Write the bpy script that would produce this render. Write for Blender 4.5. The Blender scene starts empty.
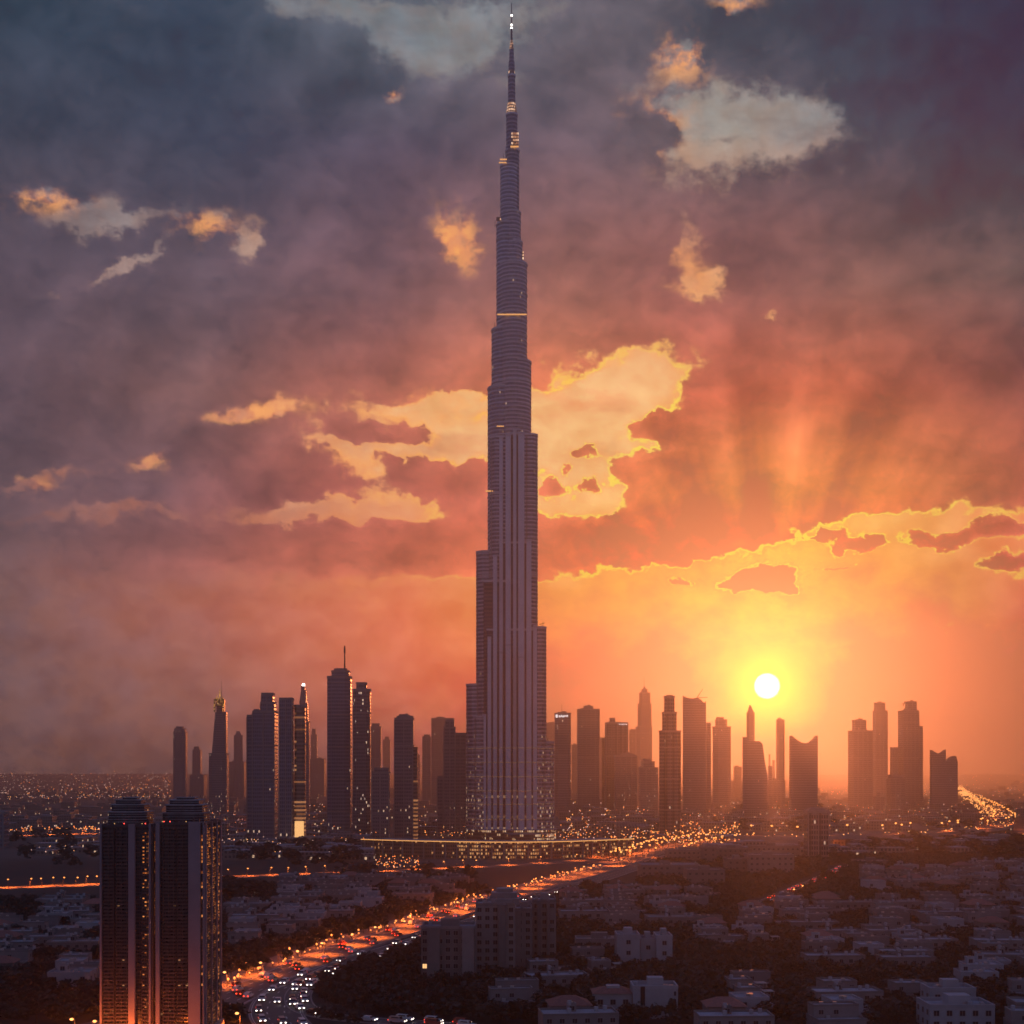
import bpy, math, random
from mathutils import Vector, Matrix
R = random.Random(7)
rad = math.radians
sc = bpy.context.scene
COL = sc.collection
F = 1400.0          # focal length in pixels of a 1024 px wide picture
H = 65.6            # height of the viewpoint above the city floor
HY = 772.0          # the row of the horizon

# ------------------------------------------------------------------ camera
cam_d = bpy.data.cameras.new('camera'); cam = bpy.data.objects.new('camera', cam_d); COL.objects.link(cam)
cam_d.sensor_width = 36; cam_d.lens = 36*F/1024; cam_d.shift_y = (HY-512)/1024
cam_d.clip_start = 1; cam_d.clip_end = 80000
cam.location = (0, 0, H); cam.rotation_euler = (rad(90), 0, 0)
sc.camera = cam
sc.view_settings.view_transform = 'Standard'; sc.view_settings.look = 'None'
sc.view_settings.exposure = 0; sc.view_settings.gamma = 1
try:
    sc.cycles.use_denoising = True; sc.cycles.denoiser = 'OPENIMAGEDENOISE'
    sc.cycles.denoising_input_passes = 'RGB_ALBEDO_NORMAL'
    sc.cycles.max_bounces = 3; sc.cycles.diffuse_bounces = 2; sc.cycles.glossy_bounces = 2
    sc.cycles.transmission_bounces = 1; sc.cycles.volume_bounces = 0; sc.cycles.transparent_max_bounces = 8
    sc.cycles.sample_clamp_indirect = 3; sc.cycles.sample_clamp_direct = 12
    sc.cycles.use_light_tree = True; sc.cycles.caustics_reflective = False; sc.cycles.caustics_refractive = False
    sc.cycles.pixel_filter_type = 'BLACKMAN_HARRIS'; sc.cycles.filter_width = 1.6
except Exception: pass

def lin(c):
    out = []
    for v in c[:3]:
        v = v/255.0
        out.append(v/12.92 if v <= .04045 else ((v+.055)/1.055)**2.4)
    return tuple(out)+(1.0,)

# ------------------------------------------------------------------ node expressions
class X:
    """A socket with arithmetic."""
    def __init__(s, nt, sock): s.nt, s.s = nt, sock
    def _m(s, op, *a, clamp=False):
        n = s.nt.nodes.new('ShaderNodeMath'); n.operation = op; n.use_clamp = clamp
        for i, v in enumerate((s,)+a):
            if isinstance(v, X): s.nt.links.new(v.s, n.inputs[i])
            else: n.inputs[i].default_value = v
        return X(s.nt, n.outputs[0])
    def __add__(s, o): return s._m('ADD', o)
    __radd__ = __add__
    def __sub__(s, o): return s._m('SUBTRACT', o)
    def __rsub__(s, o): return (s*-1.0)+o
    def __mul__(s, o): return s._m('MULTIPLY', o)
    __rmul__ = __mul__
    def __truediv__(s, o): return s._m('DIVIDE', o)
    def fract(s): return s._m('FRACT')
    def floor(s): return s._m('FLOOR')
    def gt(s, o): return s._m('GREATER_THAN', o)
    def lt(s, o): return s._m('LESS_THAN', o)
    def smooth(s, a, b):
        n = s.nt.nodes.new('ShaderNodeMapRange'); n.interpolation_type = 'SMOOTHSTEP'
        s.nt.links.new(s.s, n.inputs[0]); n.inputs[1].default_value = a; n.inputs[2].default_value = b
        n.inputs[3].default_value = 0; n.inputs[4].default_value = 1
        return X(s.nt, n.outputs[0])
    def rng(s, a, b, c, d):
        n = s.nt.nodes.new('ShaderNodeMapRange')
        s.nt.links.new(s.s, n.inputs[0])
        for i, v in enumerate((a, b, c, d)): n.inputs[i+1].default_value = v
        return X(s.nt, n.outputs[0])
def comb(nt, x, y, z):
    n = nt.nodes.new('ShaderNodeCombineXYZ')
    for i, v in enumerate((x, y, z)):
        if isinstance(v, X): nt.links.new(v.s, n.inputs[i])
        else: n.inputs[i].default_value = v
    return X(nt, n.outputs[0])
def sep(nt, v):
    n = nt.nodes.new('ShaderNodeSeparateXYZ'); nt.links.new(v.s, n.inputs[0])
    return [X(nt, n.outputs[i]) for i in range(3)]
def noise(nt, vec, scale, detail=4, rough=.55, dims='3D', lac=2.0, out='Fac', dist=0):
    n = nt.nodes.new('ShaderNodeTexNoise'); n.noise_dimensions = dims
    if vec is not None: nt.links.new(vec.s, n.inputs['Vector'])
    n.inputs['Scale'].default_value = scale; n.inputs['Detail'].default_value = detail
    n.inputs['Roughness'].default_value = rough; n.inputs['Lacunarity'].default_value = lac
    n.inputs['Distortion'].default_value = dist
    return X(nt, n.outputs[out])
def ramp(nt, fac, stops, interp='LINEAR'):
    n = nt.nodes.new('ShaderNodeValToRGB'); cr = n.color_ramp; cr.interpolation = interp
    while len(cr.elements) > 1: cr.elements.remove(cr.elements[-1])
    cr.elements[0].position = stops[0][0]; cr.elements[0].color = stops[0][1]
    for p, c in stops[1:]:
        e = cr.elements.new(p); e.color = c
    nt.links.new(fac.s, n.inputs[0])
    return X(nt, n.outputs[0])
def mix(nt, fac, a, b, mode='MIX'):
    n = nt.nodes.new('ShaderNodeMix'); n.data_type = 'RGBA'; n.blend_type = mode
    for sock, v in ((n.inputs[0], fac), (n.inputs[6], a), (n.inputs[7], b)):
        if isinstance(v, X): nt.links.new(v.s, sock)
        else: sock.default_value = v
    return X(nt, n.outputs[2])

# ------------------------------------------------------------------ sky
HAZE, HG = 2.8e-4, .87     # density of the air per metre and its forward scattering
#AIRTABLE
AIR = [(765, [(8, (0.0761, 0.029, 0.0279)), (140, (0.112, 0.0371, 0.0307)), (280, (0.1823, 0.0524, 0.0341)), (420, (0.3265, 0.0879, 0.0445)), (560, (0.7077, 0.1839, 0.0754)), (680, (1.0, 0.3634, 0.135)), (767, (1.0, 0.4482, 0.1638)), (860, (1.0, 0.3549, 0.132)), (950, (0.8228, 0.2116, 0.0852)), (1016, (0.5496, 0.1457, 0.0633))]), (686, [(8, (0.0879, 0.0361, 0.0367)), (140, (0.1323, 0.0455, 0.0386)), (280, (0.216, 0.0636, 0.0426)), (420, (0.3757, 0.1032, 0.0529)), (560, (0.8181, 0.2167, 0.0885)), (680, (1.0, 0.4498, 0.1664)), (767, (1.0, 0.5682, 0.2072)), (860, (1.0, 0.4343, 0.1602)), (950, (0.9624, 0.2545, 0.1017)), (1016, (0.6356, 0.1705, 0.0744))]), (600, [(8, (0.0921, 0.0391, 0.0418)), (140, (0.1365, 0.0495, 0.0449)), (280, (0.2206, 0.068, 0.0475)), (420, (0.3631, 0.107, 0.0565)), (560, (0.686, 0.1952, 0.0834)), (680, (1.0, 0.3478, 0.1342)), (767, (1.0, 0.4191, 0.157)), (860, (1.0, 0.3368, 0.1298)), (950, (0.7931, 0.2155, 0.0896)), (1016, (0.5465, 0.1527, 0.07))]), (500, [(8, (0.0781, 0.0362, 0.0417)), (140, (0.1145, 0.0441, 0.043)), (280, (0.1813, 0.0606, 0.0459)), (420, (0.2794, 0.0891, 0.052)), (560, (0.4397, 0.1378, 0.0651)), (680, (0.6344, 0.1856, 0.079)), (767, (0.72, 0.2038, 0.0848)), (860, (0.6307, 0.1781, 0.0762)), (950, (0.4714, 0.1353, 0.0629)), (1016, (0.3672, 0.1081, 0.0553))]), (400, [(8, (0.0638, 0.032, 0.0397)), (140, (0.0906, 0.0388, 0.0414)), (280, (0.1372, 0.0518, 0.0441)), (420, (0.2015, 0.0726, 0.0487)), (560, (0.2821, 0.0954, 0.0546)), (680, (0.342, 0.1081, 0.0562)), (767, (0.3537, 0.1102, 0.0569)), (860, (0.3303, 0.0988, 0.0528)), (950, (0.2802, 0.0846, 0.0481)), (1016, (0.2349, 0.0738, 0.0454))]), (300, [(8, (0.0528, 0.0292, 0.0382)), (140, (0.0693, 0.0334, 0.0391)), (280, (0.0994, 0.0417, 0.0409)), (420, (0.1364, 0.0533, 0.0449)), (560, (0.1756, 0.0656, 0.0476)), (680, (0.1998, 0.0698, 0.047)), (767, (0.1998, 0.068, 0.0456)), (860, (0.1879, 0.0623, 0.0437)), (950, (0.1668, 0.0551, 0.0406)), (1016, (0.1446, 0.0487, 0.0396))]), (150, [(8, (0.0374, 0.0241, 0.0357)), (140, (0.0461, 0.0267, 0.0369)), (280, (0.0598, 0.0315, 0.0394)), (420, (0.076, 0.0374, 0.0425)), (560, (0.0928, 0.0423, 0.0432)), (680, (0.0996, 0.0426, 0.0427)), (767, (0.0981, 0.0411, 0.0405)), (860, (0.0928, 0.0375, 0.0379)), (950, (0.0851, 0.0338, 0.0361)), (1016, (0.078, 0.0317, 0.0351))]), (20, [(8, (0.0285, 0.0213, 0.0347)), (140, (0.0335, 0.023, 0.036)), (280, (0.0421, 0.0265, 0.0384)), (420, (0.0519, 0.0305, 0.0413)), (560, (0.0588, 0.0329, 0.0424)), (680, (0.0611, 0.0325, 0.0407)), (767, (0.0604, 0.0311, 0.039)), (860, (0.0575, 0.0286, 0.0365)), (950, (0.0536, 0.0264, 0.0346)), (1016, (0.0502, 0.0246, 0.0335))])]
def pa(px, py):
    x = (px-512)/F; z = (HY-py)/F
    return math.degrees(math.atan(x)), math.degrees(math.atan2(z, math.sqrt(1+x*x)))
SUN_AZ, SUN_EL = pa(767, 686)
sun_dir = Vector((math.sin(rad(SUN_AZ))*math.cos(rad(SUN_EL)), math.cos(rad(SUN_AZ))*math.cos(rad(SUN_EL)), math.sin(rad(SUN_EL))))
world = bpy.data.worlds.new('World'); sc.world = world; world.use_nodes = True
nt = world.node_tree; nt.nodes.clear()
tc = nt.nodes.new('ShaderNodeTexCoord'); dx, dy, dz = sep(nt, X(nt, tc.outputs['Generated']))
K = 57.29578
AZ = dx._m('ARCTAN2', dy)*K
hyp = (dx*dx+dy*dy)._m('SQRT')
EL = dz._m('ARCTAN2', hyp)*K
P = comb(nt, AZ, EL*1.35, 0.0)
w1 = noise(nt, P, .30, 7, .58, '2D', out='Color')
w2 = noise(nt, comb(nt, AZ+37.0, EL*1.35, 0.0), .95, 6, .6, '2D', out='Color')
def vm(op, a, b=None, scale=None):
    n = nt.nodes.new('ShaderNodeVectorMath'); n.operation = op
    nt.links.new(a.s, n.inputs[0])
    if isinstance(b, X): nt.links.new(b.s, n.inputs[1])
    elif b is not None: n.inputs[1].default_value = b
    if scale is not None: n.inputs['Scale'].default_value = scale
    return X(nt, n.outputs['Value' if op in ('DOT_PRODUCT', 'LENGTH') else 'Vector'])
AE = comb(nt, AZ, EL, 0.0)
flat = lambda w, k: vm('MULTIPLY', vm('SUBTRACT', w, (.5, .5, .5)), (k, k*.75, 0))
W = vm('ADD', AE, flat(w1, 2.2))
W = vm('ADD', W, flat(w2, 1.35))
def blobs(lst, acc=None, vec=None, power=1.0):
    vec = vec or W
    for k_, (cx, cy, rx, ry, rot, amp) in enumerate(lst):
        if k_ % 8 == 0 and acc is not None:      # keeps the shader evaluating in short runs
            z_ = acc*1e-9; vec = vm('ADD', vec, comb(nt, z_, z_, 0.0))
        a, e = pa(cx, cy); x = (cx-512)/F; z = (HY-cy)/F
        m = nt.nodes.new('ShaderNodeMapping'); m.vector_type = 'TEXTURE'
        m.inputs['Location'].default_value = (a, e, 0); m.inputs['Rotation'].default_value = (0, 0, rad(rot))
        m.inputs['Scale'].default_value = (rx*K/F/(1+x*x), ry*K/F/(1+x*x+z*z), 1)
        nt.links.new(vec.s, m.inputs['Vector'])
        v = X(nt, m.outputs[0])
        r2 = vm('DOT_PRODUCT', v, v)
        if power != 1.0: r2 = r2._m('POWER', power)
        g = X(nt, r2.s)
        n = nt.nodes.new('ShaderNodeMath'); n.operation = 'POWER'; n.inputs[0].default_value = 0.36788
        nt.links.new(g.s, n.inputs[1]); g = X(nt, n.outputs[0])
        if acc is None: acc = g*amp
        else: acc = g._m('MULTIPLY_ADD', amp, acc)
    return acc
base = EL.rng(pa(512, 612)[1], pa(512, 520)[1], -1.0, .85)
base = base + (noise(nt, P, .22, 8, .62, '2D')-.5)*1.5
NEG = [ # x, y, rx, ry, tilt, amount : clear patches between the clouds
 (450, 40, 84, 34, 8, -2.2), (375, 16, 80, 18, 0, -1.6), (282, 10, 30, 20, 0, -1.3), (505, 86, 30, 14, 0, -.6), (560, 14, 40, 14, 0, -.5),
 (728, 118, 88, 34, -10, -2.6), (690, 158, 55, 20, 0, -1.3), (800, 128, 36, 22, 10, -.9), (682, 55, 20, 20, 0, -1.5), (735, 5, 22, 12, 0, -1.4),
 (100, 218, 62, 13, 12, -2.2), (246, 240, 17, 20, 0, -2.0), (128, 262, 46, 7, 38, -1.7), (45, 196, 30, 9, 0, -1.2), (207, 220, 22, 12, 20, -1.2), (50, 290, 16, 7, 0, -.9),
 (462, 238, 20, 27, 15, -1.5), (392, 94, 9, 8, 0, -1.6), (705, 285, 24, 18, -25, -1.5), (684, 250, 12, 24, 0, -.9), (775, 318, 11, 5, 0, -1.1),
 (620, 400, 70, 44, 20, -2.6), (600, 445, 120, 48, 0, -2.6), (560, 500, 70, 34, 0, -1.8), (445, 402, 60, 10, 4, -2.2), (400, 462, 130, 40, 4, -2.4), (330, 512, 130, 12, 4, -1.9), (255, 408, 50, 8, 12, -1.7),
 (150, 458, 26, 8, 20, -1.2), (28, 480, 44, 8, 10, -1.8), (100, 512, 80, 7, 4, -1.4),
 (900, 535, 280, 26, 3, -2.3), (770, 565, 150, 34, 0, -2.2), (720, 545, 70, 20, -10, -1.0), (470, 585, 70, 10, 8, -.9),
]
POS = [
 (590, 452, 16, 5, 0, 2.2), (640, 425, 10, 5, 0, 2.0), (505, 470, 30, 10, 0, 2.4), (350, 430, 20, 6, 0, 2.0), (560, 470, 8, 4, 0, 1.8), # clouds standing in those patches
 (320, 62, 66, 28, -12, 1.8), (570, 52, 46, 26, 0, 1.2), (728, 137, 24, 8, 0, 1.15), (655, 125, 24, 20, 30, 2.2), (650, 158, 24, 10, -20, 1.2), (712, 40, 18, 30, 0, .8),
 (272, 465, 66, 20, -8, 3.6), (205, 452, 46, 14, -16, 1.8), (310, 488, 46, 10, 4, 2.0), (388, 438, 44, 9, 0, 3.2), (448, 482, 58, 17, -10, 3.6), (395, 468, 14, 8, -20, 1.4), (480, 548, 200, 26, 0, 3.0), (330, 545, 150, 20, 4, 2.6), (610, 543, 100, 15, 5, 4.0), (690, 556, 30, 6, 4, 2.6),
 (665, 430, 24, 10, 0, 3.4), (549, 488, 12, 9, 0, 3.2), (583, 490, 11, 5, 0, 3.4), (688, 582, 15, 4, 0, 3.6), (764, 583, 30, 12, 0, 4.2), (862, 543, 22, 9, 0, 4.0), (828, 532, 20, 5, 0, 2.0), (935, 540, 28, 8, -6, 4.2), (970, 532, 24, 7, 0, 2.6), (1003, 530, 22, 10, 0, 4.2), (1006, 565, 20, 8, 0, 4.0), (838, 568, 16, 3, 0, 2.4), (610, 515, 8, 4, 0, 2.0),
 (690, 478, 66, 17, -6, 4.4), (640, 470, 26, 8, 10, 1.6), (740, 520, 34, 22, -10, 4.2), (720, 500, 56, 18, 0, 2.6), (770, 440, 110, 60, 0, 3.0), (900, 450, 180, 46, 6, 2.4), (1000, 440, 100, 60, 0, 1.5), (545, 395, 20, 14, 0, .6),
]
FF = blobs(NEG, base)._m('MAXIMUM', -1.3)
FF = blobs(POS, FF)
fine = noise(nt, P, 1.9, 8, .62, '2D')-.5
mid = noise(nt, vm('ADD', P, vm('SCALE', w2, scale=.8)), .8, 6, .6, '2D')-.5
FF = FF+fine*.9+mid*1.1
near_s = blobs([(767, 560, 280, 120, 0, 1.0), (590, 420, 170, 110, 0, .8), (450, 450, 150, 60, 0, .5)], FF*1e-7, vec=AE)
FS_ = FF*(near_s*1.6+1.0)
cov = FS_.smooth(-.80, .50)
veil = noise(nt, comb(nt, AZ+11.0, EL*2.6, 0.0), .22, 8, .62, '2D').smooth(.46, .72)*EL.smooth(7, 12)*.38
cov = cov._m('MAXIMUM', veil)
thin = FF.smooth(.1, 1.0)
# cloud and clear-sky colour by azimuth (ramp) and elevation (rows)
def rows(table, raw=False):
    A0, A1 = -24.0, 24.0
    u = AZ.rng(A0, A1, 0, 1)
    prev = None
    for (y, stops) in table:
        st = [((pa(x, y)[0]-A0)/(A1-A0), (tuple(c)+(1,)) if raw else lin(c)) for x, c in stops]
        lo, hi = st[0][1], st[-1][1]
        st = [(0.0, tuple(v*.8 for v in lo[:3])+(1,))]+st+[(1.0, tuple(v*.8 for v in hi[:3])+(1,))]
        if prev is not None: u = u+prev*1e-7      # evaluate row after row
        r = ramp(nt, u, st)
        if prev is None: prev = r
        else:
            e0, e1 = pa(512, py)[1], pa(512, y)[1]
            prev = mix(nt, EL.smooth(e0, e1) if False else EL.rng(e0, e1, 0, 1), prev, r)
        py = y
    return prev
CLOUD = [
 (20,  [(0,(46,60,76)),(200,(58,66,84)),(400,(92,96,108)),(600,(102,94,104)),(800,(68,68,82)),(1024,(46,50,70))]),
 (150, [(0,(66,68,84)),(200,(66,68,86)),(400,(88,76,92)),(560,(108,88,98)),(700,(102,86,92)),(860,(78,70,82)),(1024,(64,58,74))]),
 (300, [(0,(90,76,88)),(200,(98,80,90)),(380,(124,88,92)),(560,(164,104,92)),(700,(156,94,86)),(860,(138,92,84)),(1024,(110,82,80))]),
 (400, [(0,(92,74,84)),(200,(118,84,84)),(380,(176,102,86)),(560,(226,124,84)),(700,(206,108,80)),(820,(204,108,78)),(930,(180,98,78)),(1024,(148,86,76))]),
 (500, [(0,(90,72,80)),(160,(108,78,84)),(330,(168,94,84)),(500,(206,110,86)),(640,(236,132,84)),(767,(240,146,84)),(880,(238,136,82)),(1024,(198,108,80))]),
 (600, [(0,(100,76,80)),(200,(160,93,83)),(400,(218,114,80)),(560,(238,126,80)),(767,(226,124,72)),(900,(236,120,80)),(1024,(205,100,80))]),
]
CLEAR = [
 (40,  [(0,(90,104,118)),(300,(110,120,130)),(440,(122,128,134)),(600,(124,126,132)),(740,(134,130,132)),(1024,(80,84,100))]),
 (140, [(0,(112,112,120)),(300,(124,120,126)),(500,(140,130,130)),(720,(158,148,140)),(830,(140,132,132)),(1024,(100,94,106))]),
 (260, [(0,(122,112,118)),(200,(152,132,128)),(460,(240,160,104)),(700,(226,158,120)),(1024,(150,100,96))]),
 (400, [(0,(150,110,100)),(250,(206,140,110)),(440,(238,178,118)),(620,(248,188,128)),(800,(240,160,100)),(1024,(200,120,90))]),
 (470, [(0,(150,104,98)),(150,(176,120,104)),(330,(222,160,118)),(500,(244,180,122)),(640,(250,188,122)),(800,(253,190,104)),(1024,(230,140,96))]),
 (540, [(0,(104,78,84)),(200,(150,92,88)),(400,(222,130,92)),(560,(250,170,98)),(700,(254,190,100)),(767,(255,204,96)),(860,(253,182,96)),(1024,(240,136,92))]),
 (610, [(0,(102,76,80)),(200,(158,92,82)),(400,(220,114,80)),(540,(246,146,80)),(660,(254,176,82)),(767,(255,212,84)),(870,(253,166,84)),(1024,(218,112,80))]),
 (686, [(0,(98,74,79)),(200,(138,86,80)),(400,(204,104,78)),(540,(238,110,72)),(660,(252,142,70)),(767,(255,206,70)),(860,(253,150,72)),(940,(236,108,72)),(1024,(176,84,74))]),
 (772, [(0,(80,57,62)),(200,(97,63,64)),(400,(132,74,68)),(560,(196,86,70)),(767,(226,100,68)),(900,(186,82,68)),(1024,(118,68,70))]),
]
cloud = rows(list(reversed(CLOUD))); clear = rows(list(reversed(CLEAR)))
tex = noise(nt, vm('ADD', P, vm('SCALE', w1, scale=2.0)), .35, 9, .62, '2D')
cloud = mix(nt, 1.0, cloud, comb(nt, *(tex.rng(.25, .75, 1-k, 1+k) for k in (.30, .24, .20))), 'MULTIPLY')
# billows: sides turned to the sun are a little brighter
ts_ = vm('NORMALIZE', comb(nt, AZ*-1.0+SUN_AZ, (EL*-1.0+SUN_EL)*1.35, 0.0))
na = noise(nt, P, .17, 5, .45, '2D'); nb = noise(nt, vm('ADD', P, vm('SCALE', ts_, scale=.9)), .17, 5, .45, '2D')
bil = (na-nb)*1.0+1.0
bil = bil*(FF.smooth(2.2, .2)*.16+.92)
cloud = mix(nt, 1.0, cloud, comb(nt, bil, bil, bil), 'MULTIPLY')
clear = mix(nt, 1.0, clear, comb(nt, *(noise(nt, P, .5, 6, .6, '2D').rng(.3, .7, 1-k, 1+k) for k in (.08, .17, .22))), 'MULTIPLY')
# crepuscular streaks fan upward from the sun across the cloud
ra = (AZ-SUN_AZ)._m('ARCTAN2', EL-SUN_EL)
ray = noise(nt, comb(nt, ra*2.6, 3.7, 0.0), 1.6, 3, .5, '2D')
dsun = ((AZ-SUN_AZ)*(AZ-SUN_AZ)+(EL-SUN_EL)*(EL-SUN_EL))._m('SQRT')
raymask = dsun.smooth(17, 8)*dsun.smooth(4.5, 8.5)*(EL.smooth(8, 10))
rb = (ray-.49)*raymask*1.35+1.0
cloud = mix(nt, 1.0, cloud, comb(nt, rb, rb, rb), 'MULTIPLY')
sky = mix(nt, cov, clear, cloud)
# lit rims
mott = noise(nt, P, .8, 5, .6, '2D').smooth(.36, .62)
d = (FS_+.35)/.36
n = nt.nodes.new('ShaderNodeMath'); n.operation = 'POWER'; n.inputs[0].default_value = .36788; nt.links.new((d*d).s, n.inputs[1])
rim = X(nt, n.outputs[0])
rim_near = blobs([(767, 560, 260, 130, 0, 1.0), (600, 400, 150, 100, 0, .6), (450, 450, 170, 70, 0, .45)], cov*1e-7, vec=AE)
d2 = (FS_+.75)/.85
n = nt.nodes.new('ShaderNodeMath'); n.operation = 'POWER'; n.inputs[0].default_value = .36788; nt.links.new((d2*d2).s, n.inputs[1])
soft_edge = X(nt, n.outputs[0])*(near_s._m('MINIMUM', 1.0)*.75+.1)*(mott*.6+.4)
HOT = [(455, 240, 26, 30, 0, .9), (682, 58, 26, 24, 0, .9), (735, 6, 22, 12, 0, .7), (652, 128, 30, 26, 0, .7), (392, 94, 8, 8, 0, .8), (45, 201, 36, 12, 6, .8), (207, 226, 26, 14, 0, .8), (255, 412, 50, 12, 10, .75), (330, 470, 50, 20, 0, .5), (160, 458, 34, 12, 10, .6), (28, 488, 30, 10, 0, .5), (690, 280, 20, 20, 0, .35),(440,402,60,12,0,.6)]
hot = blobs(HOT, rim*1e-7, vec=AE)
rimc = ramp(nt, dsun.rng(2, 26, 0, 1), [(0, lin((255, 236, 84))), (.4, lin((255, 222, 88))), (.62, lin((255, 176, 88))), (1, lin((250, 140, 96)))])
sky = mix(nt, soft_edge*.6, sky, lin((250, 158, 92)))
sky = mix(nt, (rim*rim_near*(mott*.55+.7))._m('MINIMUM', 1.0)*.95, sky, rimc)
hotc = (hot*(FF.smooth(.9, .1))*mott)._m('MINIMUM', 1.0)
sky = mix(nt, hotc*.92, sky, mix(nt, mott, lin((228, 120, 92)), lin((255, 172, 100))))
# thin streak at the right
st = blobs([(960, 653, 110, 5, -3.5, 1.0)], vec=W)
sky = mix(nt, st*.5, sky, lin((196, 92, 76)))
# glow and disc of the sun
def expf(v, k):
    n = nt.nodes.new('ShaderNodeMath'); n.operation = 'POWER'; n.inputs[0].default_value = .36788
    nt.links.new((v*k).s, n.inputs[1]); return X(nt, n.outputs[0])
g = expf(dsun*dsun, 1/(2.7**2))
sky = mix(nt, g*.66, sky, lin((255, 222, 66)))
g2 = expf(dsun, 1/.8)
sky = mix(nt, 1.0, sky, mix(nt, g2, (0, 0, 0, 1), (1.2, 1.0, .25, 1)), 'ADD')
disc = dsun.smooth(.54, .33)
sky = mix(nt, disc, sky, (7.0, 6.6, 5.4, 1))
# the air between the viewer and the sky takes light away and adds its own: allow for it
PATH_T = (EL._m('MAXIMUM', .05)*(1/K))._m('SINE')
PATH_L = (PATH_T*0.0+815.0)/PATH_T
PATH_L = PATH_L._m('MINIMUM', 8250.0)
IT = expf(PATH_L*-1.0, HAZE)._m('MINIMUM', 11.0)
if AIR:
    sky = vm('SUBTRACT', sky, rows([(y, [(x, c) for x, c in st_]) for y, st_ in AIR], raw=True))
    sky = vm('MAXIMUM', sky, (.004, .004, .005))
sky = vm('SCALE', sky, scale=1.0) if not AIR else mix(nt, 1.0, sky, comb(nt, IT, IT, IT), 'MULTIPLY')
# the half of the sky behind the viewer: slate dusk with a mauve band
back = ramp(nt, EL.rng(-10, 90, 0, 1), [(0, (.02, .02, .03, 1)), (.1, (.19, .17, .23, 1)), (.22, (.14, .14, .23, 1)), (.35, (.11, .125, .25, 1)), (.6, (.06, .10, .25, 1)), (1, (.055, .10, .27, 1))])
bm = AZ._m('ABSOLUTE').smooth(24, 60)
up = EL.smooth(30, 45)
bm = bm._m('MAXIMUM', up)
sky = mix(nt, bm, sky, back)
nis = nt.nodes.new('ShaderNodeTexSky'); nis.sky_type = 'NISHITA'; nis.sun_disc = False
nis.sun_elevation = rad(SUN_EL); nis.sun_rotation = rad(SUN_AZ); nis.dust_density = 4; nis.air_density = 1.5
sky = mix(nt, bm*.02, sky, X(nt, nis.outputs[0]), 'ADD')
bg = nt.nodes.new('ShaderNodeBackground'); nt.links.new(sky.s, bg.inputs[0]); bg.inputs[1].default_value = 1.0
wo = nt.nodes.new('ShaderNodeOutputWorld'); nt.links.new(bg.outputs[0], wo.inputs[0])
world.cycles.sampling_method = 'MANUAL'; world.cycles.sample_map_resolution = 512

sl = bpy.data.lights.new('sun', 'SUN'); sl.energy = 1.25; sl.angle = rad(1.0); sl.color = (1, .235, .07)
so = bpy.data.objects.new('sun', sl); COL.objects.link(so); so.location = (0, 0, 900)
so.rotation_euler = sun_dir.to_track_quat('Z', 'Y').to_euler()

# ------------------------------------------------------------------ materials
MATS = {}
def mat_new(name):
    m = bpy.data.materials.new(name); m.use_nodes = True; t = m.node_tree; t.nodes.clear()
    o = t.nodes.new('ShaderNodeOutputMaterial'); b = t.nodes.new('ShaderNodeBsdfPrincipled'); t.links.new(b.outputs[0], o.inputs[0])
    MATS[name] = m
    try: m.cycles.emission_sampling = 'NONE'
    except Exception: pass
    return m, t, b
def texco(t, which='Object'):
    n = t.nodes.new('ShaderNodeTexCoord'); return X(t, n.outputs[which])
def setc(t, b, key, v):
    if isinstance(v, X): t.links.new(v.s, b.inputs[key])
    else: b.inputs[key].default_value = v
def plain(name, c, rough=.8, metal=0, var=.25, scale=.6, bump=0, emit=None, es=0, rnd=0):
    m, t, b = mat_new(name)
    co = texco(t)
    n = noise(t, co, scale, 6, .65)
    lo = tuple(x*(1-var) for x in c)+(1,); hi = tuple(min(1, x*(1+var)) for x in c)+(1,)
    col = ramp(t, n, [(.3, lo), (.7, hi)])
    if rnd:
        oi = t.nodes.new('ShaderNodeObjectInfo'); r = X(t, oi.outputs['Random']).rng(0, 1, 1-rnd, 1+rnd)
        col = mix(t, 1.0, col, comb(t, r, r, r), 'MULTIPLY')
    setc(t, b, 'Base Color', col); b.inputs['Roughness'].default_value = rough; b.inputs['Metallic'].default_value = metal
    if bump:
        bn = t.nodes.new('ShaderNodeBump'); bn.inputs['Strength'].default_value = bump; t.links.new(noise(t, co, scale*6, 4, .6).s, bn.inputs['Height'])
        t.links.new(bn.outputs[0], b.inputs['Normal'])
    if emit:
        b.inputs['Emission Color'].default_value = tuple(emit)+(1,); b.inputs['Emission Strength'].default_value = es
    return m
def glow(name, c, s):
    m, t, b = mat_new(name)
    b.inputs['Base Color'].default_value = (.1, .1, .1, 1)
    b.inputs['Emission Color'].default_value = tuple(c)+(1,); b.inputs['Emission Strength'].default_value = s
    return m
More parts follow.
